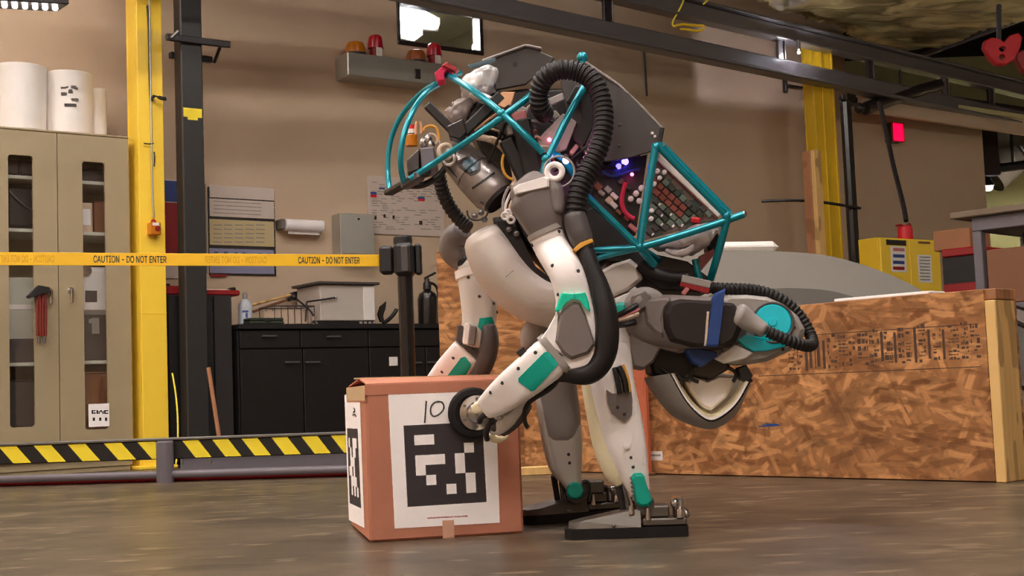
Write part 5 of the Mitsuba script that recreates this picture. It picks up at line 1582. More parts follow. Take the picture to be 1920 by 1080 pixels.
rp('copper_tab', plate([(934, 176), (943, 172), (966, 172), (958, 196), (950, 204), (931, 197)], YC - .21, .02, .002), M_copper, label='copper coloured tab')
# grey sheet metal covers
cov = rp('cover', plate([(905, 112), (985, 84), (1015, 90), (1013, 97), (1040, 108), (1030, 122), (985, 158), (930, 168), (925, 150), (928, 128)], YN + .10, .012, .002), M_cover)
sub(cov, 'rim', cat(lbox(at(904, 113, YN + .09) + np.array([0, .15, 0]), at(986, 84, YN + .09) + np.array([0, .15, 0]), .30, .006, .002), lbox(at(986, 84, YN + .09) + np.array([0, .15, 0]), at(1016, 90, YN + .09) + np.array([0, .15, 0]), .30, .006, .002)), M_greylt)
sub(cov, 'hole', lathe(at(966, 120, YN + .10), (0, -1, 0), [(-.004, .006), (.0015, .006), (.0015, 0)], 12), M_black)
hood = rp('hood', plate([(1050, 150), (1098, 116), (1128, 136), (1180, 176), (1240, 240), (1235, 266), (1222, 284), (1180, 296), (1140, 303), (1105, 300), (1075, 260)], yplane((1100, 150, YN + .04), (1240, 240, YN + .0), (1110, 300, YN + .03)),   .008, .002, 3), M_cover, label='dark grey sheet cover over the back')
BK = np.array([0, .22, 0])
hp = [(1098, 116), (1128, 136), (1160, 158), (1200, 196), (1242, 240)]
sub(hood, 'roof', cat([lbox(at(*hp[i], YN + .02) + BK, at(*hp[i + 1], YN + .02) + BK, .44, .006, .001) for i in range(4)]), M_greylt)
sub(hood, 'edge_clip', lbox(at(1242, 238, YN - .005), at(1236, 270, YN - .005), .012, .012, .003, up=np.array([0, 1., 0])), M_black)
for q in ((1223, 250), (1228, 256)): sub(hood, 'screw', frame(cbox(.008, .006, .008, .002), at(*q, YN - .002), (1, 0, 0), (0, 1, 0), (0, 0, 1)), M_white)
for q in ((1162, 234), (1161, 273), (1142, 208)): bolt(hood, *q, YN + .022, 4)
sub(hood, 'inner_arch', plate([(1062, 190), (1078, 160), (1100, 158), (1115, 190), (1112, 240), (1095, 275), (1075, 262), (1092, 225), (1090, 190), (1080, 195)], YN + .03, .02, .003, 2), M_black)
sub(hood, 'bracket', lbox(at(1030, 192, YN + .06), at(1068, 176, YN + .06), .02, .008, .002, up=np.array([0, 1., 0])), M_greylt)
# motor can at the front
ma, mb = at(846, 282, YN + .12), at(936, 374, YN + .08)
ax = (mb - ma) / np.linalg.norm(mb - ma); Lm = float(np.linalg.norm(mb - ma))
mot = rp('motor_housing', lathe(ma, ax, [(0, 0), (0, .034), (.008, .042), (.03, .05), (Lm * .46, .056), (Lm * .465, .053), (Lm * .48, .053), (Lm * .485, .057), (Lm * .86, .059), (Lm * .97, .05), (Lm, .04), (Lm, 0)], 40), M_motor, smooth=30, label='brushed grey motor cylinder')
side = np.array([-.15, -1, .28]); side -= ax * (side @ ax); side /= np.linalg.norm(side)
sub(mot, 'window_frame', decal([(862, 300), (884, 288), (902, 300), (901, 320), (882, 330), (860, 314)], MESH[mot], .003, 3), M_greydk)
sub(mot, 'window', decal([(868, 302), (884, 294), (897, 303), (896, 317), (881, 324), (867, 313)], MESH[mot], .006, 3), M_lens, label='blue-grey window')
sub(mot, 'seam', decal([(884, 352), (927, 322), (929, 325), (886, 355)], MESH[mot], .002), M_frame)
sub(mot, 'rib', lbox(ma + ax * .02 + side * .03 - np.cross(side, ax) * .042, mb - ax * .01 + side * .03 - np.cross(side, ax) * .044, .006, .006, .002, up=side), M_frame)
sub(mot, 'cap_ring', lathe(mb - ax * .015, ax, [(0, .03), (0, .052), (.02, .046), (.02, .03)], 32), M_frame)
# sensor block at the lower front
sen = rp('sensor_block', plate([(762, 300), (786, 278), (787, 318), (764, 326)], YC - .12, .16, .004), M_greydk)
sub(sen, 'case', plate([(788, 277), (813, 275), (818, 312), (790, 318)], YC - .15, .14, .004), M_shelfgrey)
sub(sen, 'plug', lathe(at(772, 274, YC - .05), ZUP, [(0, 0), (0, .017), (.03, .017), (.034, .012), (.034, 0)], 16), M_amber)
sub(sen, 'plug', lathe(at(772, 262, YC - .05), ZUP, [(0, 0), (0, .015), (.016, .015), (.016, 0)], 16), M_black)
sub(sen, 'plug', lathe(at(773, 252, YC - .05), ZUP, [(0, 0), (0, .012), (.014, .012), (.014, 0)], 16), M_white)
sub(sen, 'plug', lathe(at(773, 244, YC - .05), ZUP, [(0, 0), (0, .01), (.014, .009), (.014, 0)], 16), M_red)
for i, q in enumerate(((794, 268), (803, 262), (808, 272))): sub(sen, 'connector', ball(at(*q, YC - .12), .011, 2, (1, 1, 1.4)), M_chrome)
for i, (pts, m_) in enumerate([([(780, 252), (780, 236), (782, 228)], M_copper), ([(790, 250), (789, 234), (787, 228)], M_copper), ([(795, 246), (800, 238), (815, 238), (822, 250), (824, 262)], M_wireyel), ([(800, 262), (806, 252), (815, 254), (818, 270)], M_wire), ([(822, 262), (826, 275), (825, 300)], M_wire)]):
    sub(sen, 'wire', tube([at(*p, YC - .1) for p in pts], .0042, 8), m_)
rp('ring_bracket', torus(at(836, 284, YN + .06), (0, 1, 0), .018, .0065, 24), M_wire)
rp('ring_bracket', torus(at(842, 298, YN + .06), (.3, 1, 0), .016, .004, 24), M_white)
# wire looms in the chest
loom = rp('wire_loom', tube([at(868, 250, YN + .06), at(890, 256, YN + .05), at(920, 262, YN + .05), at(945, 280, YN + .05), at(962, 310, YN + .05), at(966, 340, YN + .04), at(960, 352, YN + .03)], .009, 10), M_wire, label='beige wire loom')
for i, (pts, m_, r_) in enumerate([([(918, 258), (940, 268), (958, 292), (972, 318), (970, 338)], M_wire, .005), ([(945, 290), (942, 312), (950, 330), (962, 336)], M_wireyel, .004), ([(888, 244), (905, 232), (940, 208), (958, 200)], M_copper, .004), ([(963, 345), (955, 368), (948, 385), (952, 408)], M_white, .004), ([(968, 345), (962, 372), (955, 392), (960, 408)], M_wire, .004), ([(955, 350), (944, 375), (944, 398)], M_greylt, .004), ([(876, 395), (886, 412), (905, 410), (915, 395)], M_frame, .0025)]):
    sub(loom, 'wire', tube([at(*p, YN + .03) for p in pts], r_, 8), m_)
for q in ((948, 405), (958, 412), (953, 400)): sub(loom, 'connector', torus(at(*q, YN + .03), (.2, 1, .3), .009, .004, 16), M_white)
for q in ((890, 405), (902, 398), (908, 412), (955, 430), (968, 438)): sub(core, 'fitting', ball(at(*q, YN + .05), .009, 1), M_steel)

sub(core, 'bracket', plate([(1006, 262), (1056, 212), (1082, 228), (1062, 280), (1030, 292), (1012, 282)], YC - .2, .01, .002, 2), M_greylt)
sub(core, 'bracket', plate([(958, 214), (985, 205), (992, 232), (972, 246)], YC - .2, .01, .002, 2), M_pink)
# clutter of valves, lines and fittings in the open chest
rr = random.Random(21)
zone = Polygon([(905, 225), (960, 185), (1010, 200), (1060, 215), (1085, 250), (1095, 300), (1080, 340), (1040, 330), (990, 330), (955, 270)])
n_ = 0
while n_ < 34:
    x_, y_ = rr.uniform(900, 1100), rr.uniform(185, 345)
    if not zone.contains(Point(x_, y_)): continue
    yy_ = YC - .15 - rr.uniform(0, .05); o_ = at(x_, y_, yy_)
    kind = rr.random()
    m_ = rr.choice([M_steel, M_greydk, M_chrome, M_greylt, M_pink, M_brown, M_motor, M_wire])
    ax_ = np.array([rr.uniform(-1, 1), rr.uniform(-.6, .1), rr.uniform(-1, 1)]); ax_ /= np.linalg.norm(ax_)
    if kind < .4: sub(core, 'fitting', lathe(o_, ax_, [(0, 0), (0, .008), (.012, .008), (.013, .006), (.03, .006), (.03, 0)], 10), m_)
    elif kind < .7: sub(core, 'valve_block', frame(cbox(rr.uniform(.015, .035), .03, rr.uniform(.012, .025), .003), o_, (ax_[0], 0, ax_[2]) / np.hypot(ax_[0], ax_[2]), (0, 1, 0), np.cross((ax_[0], 0, ax_[2]) / np.hypot(ax_[0], ax_[2]), (0, 1, 0))), m_)
    else: sub(core, 'line', tube([o_, o_ + np.array([rr.uniform(-.04, .04), -.03, rr.uniform(-.04, .04)]), o_ + np.array([rr.uniform(-.08, .08), 0, rr.uniform(-.09, .02)])], .0035, 8), rr.choice([M_wire, M_frame, M_chrome, M_wirered, M_black]))
    n_ += 1

# --- cage of teal tubes ---------------------------------------------------
def ct(pts, y, r=.0085, name='cage_tube', m=None):
    ys = y if isinstance(y, (list, tuple)) else [y] * len(pts)
    return rp(name, tube([at(a, b, d) for (a, b), d in zip(pts, ys)], r, 14, 40 if len(pts) > 2 else 2), m or M_teal)
yA, yB = YN - .03, YF
ct([(731, 356), (727, 318), (733, 262), (752, 218), (784, 180), (818, 158)], [YF - .05, YF - .03, YF - .03, YF - .05, YF - .1, YC], .0078)
ct([(757, 340), (751, 300), (755, 262), (768, 222), (790, 184), (820, 160)], [yA + .1, yA + .07, yA + .07, yA + .09, yA + .15, YC - .02], .0078)
ct([(768, 336), (850, 282), (938, 222), (996, 178)], [yA + .09, yA + .05, yA, yA + .04])
fb = rp('front_bar', lbox(at(728, 362, YC + .1), at(800, 322, yA + .1), .03, .016, .004), M_frame, label='dark front bar')
sub(fb, 'clamp', lbox(at(756, 349, yA + .12), at(790, 328, yA + .09), .034, .024, .005), M_greydk)
sub(fb, 'under_bar', tube([at(764, 346, yA + .14), at(795, 346, yA + .14), at(822, 330, yA + .14), at(835, 314, yA + .14)], .009, 10), M_black)
ct([(838, 141), (940, 212), (1018, 287)], [YC - .04, yA, yA - .01], .009)
ct([(836, 142), (862, 137)], [YC - .04, YC + .05], .009)
ct([(1096, 163), (1058, 232), (1024, 306)], [yA + .03, yA + .0, yA - .02], .0095)
ct([(1024, 298), (1016, 332)], yA - .02)
ct([(1024, 296), (1052, 296), (1076, 328), (1090, 352)], [yA - .02, yA + .02, yA + .04, yA + .05])
for q, d in (((940, 213), yA), ((1024, 298), yA - .02), ((1199, 463), yA), ((1362, 405), yA + .03), ((1230, 276), yA)): rp('cage_node', ball(at(*q, d), .0125, 2), M_teal)
ct([(1100, 368), (1199, 464)], yA, .0095)
ct([(1229, 276), (1214, 365), (1199, 464)], yA, .0105)
ct([(1236, 276), (1362, 404)], [yA, yA + .03], .0095)
ct([(1394, 402), (1300, 434), (1199, 464)], [yA + .04, yA + .02, yA], .0095)
ct([(1199, 464), (1108, 470)], [yA, yA + .02])
ct([(1199, 466), (1160, 474), (1112, 487)], [yA, yA + .05, yA + .1], .0075)
ct([(1364, 408), (1350, 462), (1332, 524)], [yA + .03, yA + .06, yA + .12], .0105)
ct([(1201, 466), (1226, 496)], [yA, yA + .05], .0105)
ct([(1203, 466), (1240, 490)], [yA, yA + .15])
ct([(1303, 486), (1312, 528)], [yA + .12, yA + .12], .0095)
ct([(1270, 500), (1310, 524)], [yA + .2, yA + .12], .006)
ct([(1236, 272), (1242, 272)], [yA, YF], .0095)
ct([(1362, 404), (1370, 402)], [yA + .03, YF], .0095)
ct([(1242, 272), (1370, 402)], [YF, YF], .0095)
ct([(1096, 160), (1098, 158)], [yA + .03, YF], .0095)
ct([(838, 141), (842, 143)], [YC - .04, YF], .0085)
ct([(1090, 102), (1093, 122)], [YC - .1, YC - .1], .011)
rp('cage_node', ball(at(1092, 108, YC - .1), .016, 2), M_teal)
rp('end_cap', ball(at(1394, 402, yA + .04), .0095, 2), M_chrome)
st = rp('strap', plate([(814, 136), (838, 117), (856, 126), (846, 132), (838, 128), (832, 136), (834, 152), (820, 153)], YC - .08, .05, .004, 1.5), M_magenta, label='magenta strap tied to the cage')
sub(st, 'knot', plate([(828, 122), (838, 115), (860, 130), (854, 134)], YC - .09, .03, .003), M_reddark)

# --- electronics in the back of the cage --------------------------------------
yE = YN + .07
pcb = rp('circuit_board', plate([(1222, 296), (1234, 290), (1352, 398), (1345, 412), (1206, 450)], yE, .012, .001), M_pcb, smooth=False, label='populated circuit board')
sub(pcb, 'rail', lbox(at(1231, 292, yE - .006), at(1350, 404, yE - .006), .016, .014, .002, up=np.array([0, 1., 0])), M_plasticdim)
sub(pcb, 'strip', lbox(at(1228, 296, yE - .004), at(1345, 408, yE - .004), .008, .006, .001, up=np.array([0, 1., 0])), M_pcbred)
rr = random.Random(4)
inP = Polygon([(1224, 304), (1340, 402), (1335, 410), (1212, 444)])
for q in ((1232, 322), (1245, 324), (1236, 335), (1226, 346), (1221, 396), (1220, 411)): sub(pcb, 'capacitor', lathe(at(*q, yE), (0, -1, 0), [(0, .0065), (.014, .0065), (.016, .004), (.016, 0)], 14), M_white)
dirx = at(1340, 402, yE) - at(1230, 300, yE); dirx /= np.linalg.norm(dirx)
dz = np.cross(dirx, [0, 1, 0])
e1, e2 = np.array([.733, .68]), np.array([-.68, .733])
for j in range(9):
    for i in range(9):
        q = np.array([1244, 322]) + e1 * (i * 14.5 + (j % 2) * 3) + e2 * j * 12.5
        if not inP.buffer(-5).contains(Point(*q)): continue
        band = j in (2, 3)
        m_ = M_pcbred if band and i < 6 else rr.choice([M_green, M_greydk, M_green, M_pcbgreen, M_pcbgreen])
        sub(pcb, 'component', frame(cbox(.0185, rr.uniform(.006, .013), .0155, .0015), at(*q, yE - .003), dirx, (0, 1, 0), dz), m_, smooth=False)
        if j > 3 and (i + j) % 2 == 0:
            sub(pcb, 'solder_tab', frame(cbox(.005, .012, .008, .001), at(*(q + e1 * 7.2), yE - .005), dirx, (0, 1, 0), dz), M_white, smooth=False)
sub(pcb, 'relay', limb([(1298, 412, yE - .02, 5, .012), (1310, 414, yE - .02, 6, .012)], 3, 16), M_red)
pb = rp('power_board', plate([(1112, 340), (1150, 300), (1214, 290), (1192, 440), (1180, 448), (1112, 385)], yE + .02, .012, .001), M_frame, smooth=False)
for q, m_ in (((1128, 362), M_greylt), ((1140, 356), M_greylt), ((1152, 368), M_white), ((1142, 376), M_wire), ((1150, 384), M_white), ((1122, 350), M_brown), ((1165, 340), M_greydk), ((1175, 410), M_pcbred), ((1160, 398), M_brown), ((1187, 428), M_pink), ((1176, 350), M_green)):
    sub(pb, 'component', frame(cbox(rr.uniform(.012, .03), .016, rr.uniform(.01, .02), .002), at(*q, yE + .012), (.7, 0, -.7), (0, 1, 0), (.7, 0, .7)), m_, smooth=False)
for q in ((1182, 374), (1192, 364), (1202, 354), (1198, 378)): sub(pb, 'capacitor', lathe(at(*q, yE + .02), (0, -1, 0), [(0, .008), (.016, .008), (.018, .005), (.018, 0)], 14), M_white)
sub(pb, 'power_cable', tube([at(*p, yE) for p in ((1172, 342), (1168, 360), (1166, 382), (1174, 400), (1190, 410))], .0065, 10), M_wirered, label='red power cable')
sub(pb, 'ribbon', tube([at(*p, yE) for p in ((1110, 300), (1135, 312), (1165, 312), (1180, 296), (1200, 292))], .004, 8), M_black)
sub(pb, 'ribbon', tube([at(*p, yE) for p in ((1130, 320), (1150, 330), (1180, 322), (1200, 318))], .004, 8), M_blue)
# status lights
def led(px, py, y, r, col, name):
    kk = f'{R}__{name}'; i = 0
    while kk in scene: i += 1; kk = f'{R}__{name}_{i:03d}'
    scene[kk] = mikit.ply(ball(at(px, py, y), r, 2), 'mat_black', smooth=False, emitter={'type': 'area', 'radiance': rgb(col)})
led(1061, 301, yA - .012, .009, (14, 3.5, 8), 'status_light')
led(1185, 327, yE - .02, .005, (5, .2, 1.0), 'status_light')
led(1172, 303, yE + .0, .01, (.25, .2, 4.5), 'status_light')
led(1160, 312, yE + .0, .008, (.15, .12, 3.0), 'status_light')
led(1030, 262, YN + .02, .006, (1.6, .2, .4), 'status_light')
# clear bag of parts and pink sheet
bag = rp('plastic_bag', crumple(limb([(1232, 462, YN + .12, 8, .05), (1262, 458, YN + .11, 17, .09), (1296, 450, YN + .11, 24, .1), (1328, 434, YN + .12, 15, .07), (1348, 422, YN + .12, 6, .03)], 2.6, 40, 50), .012, 30, 4), M_bag, smooth=25, label='shiny grey plastic bag')
sub(bag, 'fold', limb([(1250, 470, YN + .02, 4, .008), (1280, 474, YN + .01, 7, .012), (1300, 462, YN + .02, 5, .008)], 2.4, 14), M_bag, smooth=True)
rp('pink_sheet', plate([(1312, 480), (1338, 466), (1341, 476), (1316, 506), (1308, 500)], YN + .1, .03, .002), M_pink)
rp('dark_block', plate([(1326, 452), (1346, 432), (1352, 460), (1342, 474), (1328, 468)], YN + .12, .08, .004), M_black)
rp('tray', plate([(1110, 478), (1200, 470), (1290, 490), (1330, 520), (1330, 548), (1240, 545), (1205, 520), (1180, 488), (1140, 488)], YN + .1, .28, .006, 3), M_frame)
rp('hip_hose', tube([at(*p, YN + .04) for p in ((1200, 495), (1225, 512), (1255, 520), (1290, 520))], [.018] * 48, 14), M_hose)

# --- hoses -----------------------------------------------------------------
H1 = [(1021, 212, YN + .02), (1011, 190, YN - .02), (1016, 155, YN - .05), (1042, 133, YN - .07), (1078, 133, YN - .07), (1108, 148, YN - .08), (1128, 190, YN - .09), (1131, 232, YN - .1), (1122, 278, YN - .11), (1102, 320, YN - .12), (1085, 362, YN - .13), (1079, 408, YN - .13)]
hs = rp('corrugated_hose', corrugated([at(*p) for p in H1], .027, .013, .13, 22), M_hose, label='thick corrugated black hose looping over the shoulder')
sl = rp('hose_sleeve', limb([(1078, 408, YN - .13, 22, .03), (1086, 436, YN - .135, 23, .031), (1096, 462, YN - .14, 19, .026)], 2.2, 24), M_greydk)
sub(sl, 'cable_tie', plate([(1074, 468), (1088, 455), (1110, 447), (1113, 453), (1092, 463), (1080, 472)], YN - .168, .05, .002), M_wireyel, label='tan strip of tape')
H2 = [(1096, 462, YN - .14, 17, .022), (1108, 500, YN - .15, 17, .023), (1122, 535, YN - .155, 19, .026), (1134, 580, YN - .16, 22, .03), (1138, 630, YN - .16, 23, .031), (1128, 676, YN - .155, 22, .03), (1102, 700, YN - .15, 21, .028), (1068, 700, YN - .14, 18, .025), (1042, 706, YN - .11, 12, .018), (1020, 726, YN - .09, 8, .012)]
rp('arm_hose', limb(H2, 2.2, 24, 90), M_hose, smooth=True, label='thick smooth black hose running down to the forearm')
rp('arm_cable', tube([at(*p) for p in ((1046, 712, YN - .12), (1010, 742, YN - .08), (986, 764, YN - .05), (984, 790, YN - .05), (990, 802, YN - .05))], .006, 8), M_black)
rp('corrugated_hose', corrugated([at(*p) for p in ((822, 325, YF - .12), (828, 352, YF - .1), (840, 382, YF - .08), (862, 412, YF - .06), (880, 428, YF - .06))], .021, .013, .13, 18), M_hose, label='corrugated black hose on the far side')

# --- near arm ----------------------------------------------------------------
yS_, yEl, yW = YN - .09, YN - .13, 3.50
sh = rp('shoulder_sleeve', limb([(988, 352, yS_, 38, .05), (1002, 372, yS_, 50, .06), (1014, 400, yS_, 45, .058), (1024, 430, yS_, 36, .05)], 2.8, 30, 30), M_grey, smooth=True, label='grey fabric shoulder sleeve')
sub(sh, 'bracket', plate([(962, 352), (972, 345), (1022, 330), (1030, 334), (1030, 350), (966, 364)], yS_ - .066, .05, .004, 1.5), M_plastic)
sub(sh, 'pivot_ring', torus(at(1040, 322, yS_ - .05), (.1, 1, 0), .019, .008, 26), M_plastic)
sub(sh, 'hoop', torus(at(1048, 322, yS_ + .01), (.1, 1, 0), .04, .003, 30), M_greylt)
sub(sh, 'cap', limb([(1034, 336, yS_ - .03, 11, .02), (1040, 360, yS_ - .03, 17, .03), (1046, 396, yS_ - .03, 12, .03)], 2.4, 20), M_grey, smooth=True)
ua = rp('upper_arm', limb([(1024, 440, yS_, 33, .052), (1042, 478, yS_ - .01, 32, .052), (1062, 512, yEl, 33, .05), (1073, 545, yEl, 34, .048), (1079, 575, yEl, 36, .047)], 3.0, 32, 40), M_plastic, smooth=True, label='white upper arm')
sub(ua, 'collar', limb([(1020, 432, yS_, 34.5, .055), (1024, 441, yS_, 34.5, .055)], 3.0, 32, 6, roundcap=False), M_greylt)
for q, d in (((1048, 434), -.05), ((999, 459), -.05), ((1036, 498), -.053), ((1084, 508), -.047), ((1047, 552), -.046)): bolt(ua, *q, yEl + .02 + d, 3.6)
el = rp('elbow', limb([(1078, 570, yEl, 38, .045), (1086, 610, yEl, 42, .046), (1084, 650, yEl, 38, .044), (1068, 676, yEl, 26, .04)], 2.6, 30, 36), M_plastic, smooth=True)
yk = yEl - .056
sub(el, 'cover_plate', plate([(1064, 574), (1076, 565), (1088, 568), (1098, 588), (1108, 618), (1117, 646), (1104, 664), (1072, 675), (1056, 664), (1041, 640), (1046, 606), (1052, 586)], yk, .03, .008, 5), M_grey, label='grey kite-shaped elbow cover')
sub(el, 'band', plate([(1052, 549), (1075, 551), (1098, 548), (1104, 566), (1108, 586), (1098, 576), (1088, 562), (1072, 560), (1058, 570), (1048, 584), (1040, 584)], yk - .003, .02, .003, 1.2), M_tealbright, label='bright teal elbow band')
sub(el, 'seam', lbox(at(1077, 549, yk - .004), at(1077, 562, yk - .004), .002, .002, .0003, up=np.array([0, 1., 0])), M_tealp)
sub(el, 'bracket', plate([(1041, 590), (1048, 578), (1044, 640), (1060, 668), (1040, 656), (1012, 636), (1026, 618)], yk + .012, .04, .004, 1.5), M_plastic)
sub(el, 'rear_plate', plate([(1098, 568), (1112, 560), (1122, 590), (1124, 625), (1112, 630), (1106, 600)], yk + .02, .04, .004, 3), M_greylt)
sub(el, 'lower_cap', plate([(1060, 684), (1090, 672), (1112, 648), (1124, 644), (1126, 662), (1108, 684), (1080, 692), (1064, 694)], yk + .016, .03, .004, 2), M_plastic)
for q in ((1043, 592), (1047, 608), (1048, 630), (1085, 617)): bolt(el, *q, yk - .0005, 3)
# inner elbow shell seen left of the arm
rp('elbow_guard', limb([(1010, 604, YC + .1, 16, .05), (1000, 622, YC + .1, 22, .06), (994, 648, YC + .1, 18, .05)], 2.3, 24), M_greylt, smooth=True)
fa = rp('forearm', limb([(1030, 672, yEl - .0, 40, .047), (1000, 697, yEl + .01, 38, .046), (968, 722, yEl + .03, 35, .043), (940, 744, yEl + .06, 30, .036), (918, 760, yEl + .09, 23, .028)], 4.2, 36, 44, roundcap=True), M_plastic, smooth=40, label='white forearm')
sub(fa, 'panel', decal([(1020, 661), (1027, 659), (1046, 678), (1046, 684), (1003, 732), (996, 734), (972, 716), (972, 709)], MESH[fa], .005), M_tealp, label='teal panel')
cpt = [(1036, 667), (1022, 678)]
sub(fa, 'collar', limb([(1044, 660, yEl - .0, 44, .05), (1034, 668, yEl - .0, 44, .05)], 4.2, 36, 6, roundcap=False), M_greylt)
sub(fa, 'slot', lbox(at(972, 666, yEl - .02), at(985, 655, yEl - .02), .02, .008, .002, up=np.array([0, 1., 0])), M_frame)
for q, d in (((1004, 661), -.049), ((972, 691), -.034), ((942, 718), -.008), ((920, 736), .026)): bolt(fa, *q, yEl + d, 3.6)
# hand: rubber rimmed palm disc on the front of the box, two prongs and knuckles
hc = at(884, 774, 3.5)
fo = -ey
sfr = on_front(884, 774)
hcp = cb(sfr[0], sfr[1], 0)
hd = rp('hand', lathe(hcp + fo * .0035, fo, [(0, 0), (0, .052), (.004, .066), (.018, .069), (.026, .064), (.028, .05), (.022, .047), (.022, 0)], 44), M_rubber, smooth=30, label='black rubber rimmed round palm')
hub0 = hcp + ex * .008
sub(hd, 'hub', lathe(hub0 + fo * .022, fo, [(0, .049), (.004, .05), (.012, .047), (.014, .03), (.024, .026), (.03, .014), (.03, 0)], 40), M_chrome, smooth=30, label='shiny metal hub')
for j in range(6):
    an = 2 * math.pi * j / 6 + .5
    sub(hd, 'stud', lathe(hub0 + fo * .034 + (ex * math.cos(an) + ZUP * math.sin(an)) * .038, fo, [(0, .004), (.005, .004), (.005, 0)], 8), M_steel)
sub(hd, 'finger', limb([(962, 730, 3.42, 14, .022), (935, 748, 3.44, 16, .022), (910, 760, 3.47, 14, .018), (893, 766, 3.50, 10, .014)], 3, 24), M_cream, smooth=True, label='pale upper finger')
sub(hd, 'finger', limb([(985, 735, 3.45, 15, .02), (965, 768, 3.46, 15, .02), (946, 795, 3.48, 13, .018), (925, 806, 3.51, 9, .014)], 2.6, 24), M_plasticdim, smooth=True)
sub(hd, 'knuckle', limb([(968, 745, 3.42, 9, .012), (955, 762, 3.43, 10, .014), (944, 772, 3.45, 8, .012)], 3.5, 20), M_greylt)
sub(hd, 'knuckle', limb([(960, 738, 3.43, 12, .012), (970, 750, 3.43, 12, .012)], 3.5, 18), M_frame)
sub(hd, 'tendon', tube([at(948, 752, 3.435), at(928, 770, 3.45), at(905, 780, 3.47), at(900, 792, 3.49)], .007, 8), M_frame)
sub(hd, 'tendon', tube([at(942, 778, 3.46), at(922, 790, 3.48), at(912, 808, 3.5), at(914, 824, 3.52)], .008, 8), M_frame)
sub(hd, 'link', ball(at(936, 782, 3.46), .011, 2, (1.3, 1, .8)), M_chrome)
sub(hd, 'link', ball(at(912, 786, 3.48), .012, 2), M_steel)
sub(hd, 'link', ball(at(928, 800, 3.49), .014, 2), M_greydk)
sub(hd, 'fingertip', limb([(918, 818, 3.535, 8, .012), (932, 824, 3.54, 7, .012), (950, 818, 3.55, 4, .01)], 2.6, 18), M_cream, smooth=True)
sub(hd, 'guard', limb([(990, 760, 3.47, 8, .014), (968, 790, 3.48, 10, .016), (944, 810, 3.5, 8, .014)], 2.4, 18), M_greydk, smooth=True)

# --- far arm ------------------------------------------------------------------
yFa = 4.02
rp('shoulder_sleeve', limb([(862, 436, yFa - .02, 22, .05), (848, 462, yFa, 26, .055), (862, 488, yFa, 20, .05)], 2.3, 24), M_grey, smooth=True)
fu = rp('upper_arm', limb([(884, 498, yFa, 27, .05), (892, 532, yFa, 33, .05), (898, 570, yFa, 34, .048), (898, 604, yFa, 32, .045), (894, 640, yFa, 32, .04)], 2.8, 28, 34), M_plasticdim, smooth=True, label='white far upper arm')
sub(fu, 'collar', limb([(880, 503, yFa, 29, .053), (884, 517, yFa, 31, .053)], 2.8, 28, 6, roundcap=False), M_plastic)
for q in ((878, 520), (899, 556), (925, 569), (931, 585)): bolt(fu, *q, yFa - .052, 3)
sub(fu, 'joint', ball(at(866, 490, yFa - .03), .018, 2), M_frame)
sub(fu, 'patch', decal([(899, 597), (922, 594), (927, 606), (920, 616), (902, 620), (896, 612)], MESH[fu], .004), M_tealp, label='teal patch')
fe = rp('elbow', limb([(917, 618, yFa - .02, 15, .045), (917, 650, yFa - .02, 18, .05), (908, 684, yFa, 17, .045), (898, 705, yFa + .02, 14, .04)], 2.6, 26, 30), M_greydk, smooth=True, label='grey far elbow cover')
sub(fe, 'bar', lbox(at(864, 610, yFa - .04), at(860, 640, yFa - .04), .018, .012, .003, up=np.array([0, 1., 0])), M_greydk)
sub(fe, 'bar', lbox(at(888, 612, yFa - .055), at(884, 648, yFa - .055), .02, .016, .003, up=np.array([0, 1., 0])), M_grey)
sub(fe, 'rod', lbox(at(877, 606, yFa - .05), at(873, 646, yFa - .05), .018, .02, .003, up=np.array([0, 1., 0])), M_plastic)
ff = rp('forearm', limb([(878, 660, yFa + .02, 32, .042), (856, 685, yFa + .06, 32, .042), (832, 714, yFa + .13, 30, .04), (812, 742, yFa + .19, 26, .036)], 3.6, 28, 30), M_plastic, smooth=40, label='white far forearm')
sub(ff, 'collar', limb([(884, 653, yFa + .02, 35, .046), (878, 660, yFa + .02, 35, .046)], 3.6, 28, 6, roundcap=False), M_greydk)
sub(ff, 'panel', decal([(864, 671), (872, 669), (884, 684), (882, 690), (866, 716), (838, 706)], MESH[ff], .005), M_tealp, label='teal panel')
for q, d in (((850, 671), .012), ((829, 697), .07)): bolt(ff, *q, yFa + d, 3)
# far hand against the back of the box
bc = tp(.17, BD + .0035, .31)
fh = rp('hand', lathe(bc, ey, [(0, 0), (0, .052), (.004, .066), (.018, .069), (.026, .064), (.028, .05), (.022, .047), (.022, 0)], 36), M_rubber, smooth=30)
sub(fh, 'hub', lathe(bc + ey * .022, ey, [(0, .049), (.004, .05), (.012, .047), (.014, .03), (.03, .014), (.03, 0)], 32), M_chrome, smooth=30)
wr = at(812, 742, yFa + .19)
for dx in (-.03, .03):
    sub(fh, 'finger', tube([wr + ex * dx * .6, (wr + bc) / 2 + ey * .05 + ex * dx, bc + ey * .05 + ex * dx * .6], .015, 12), M_plastic)

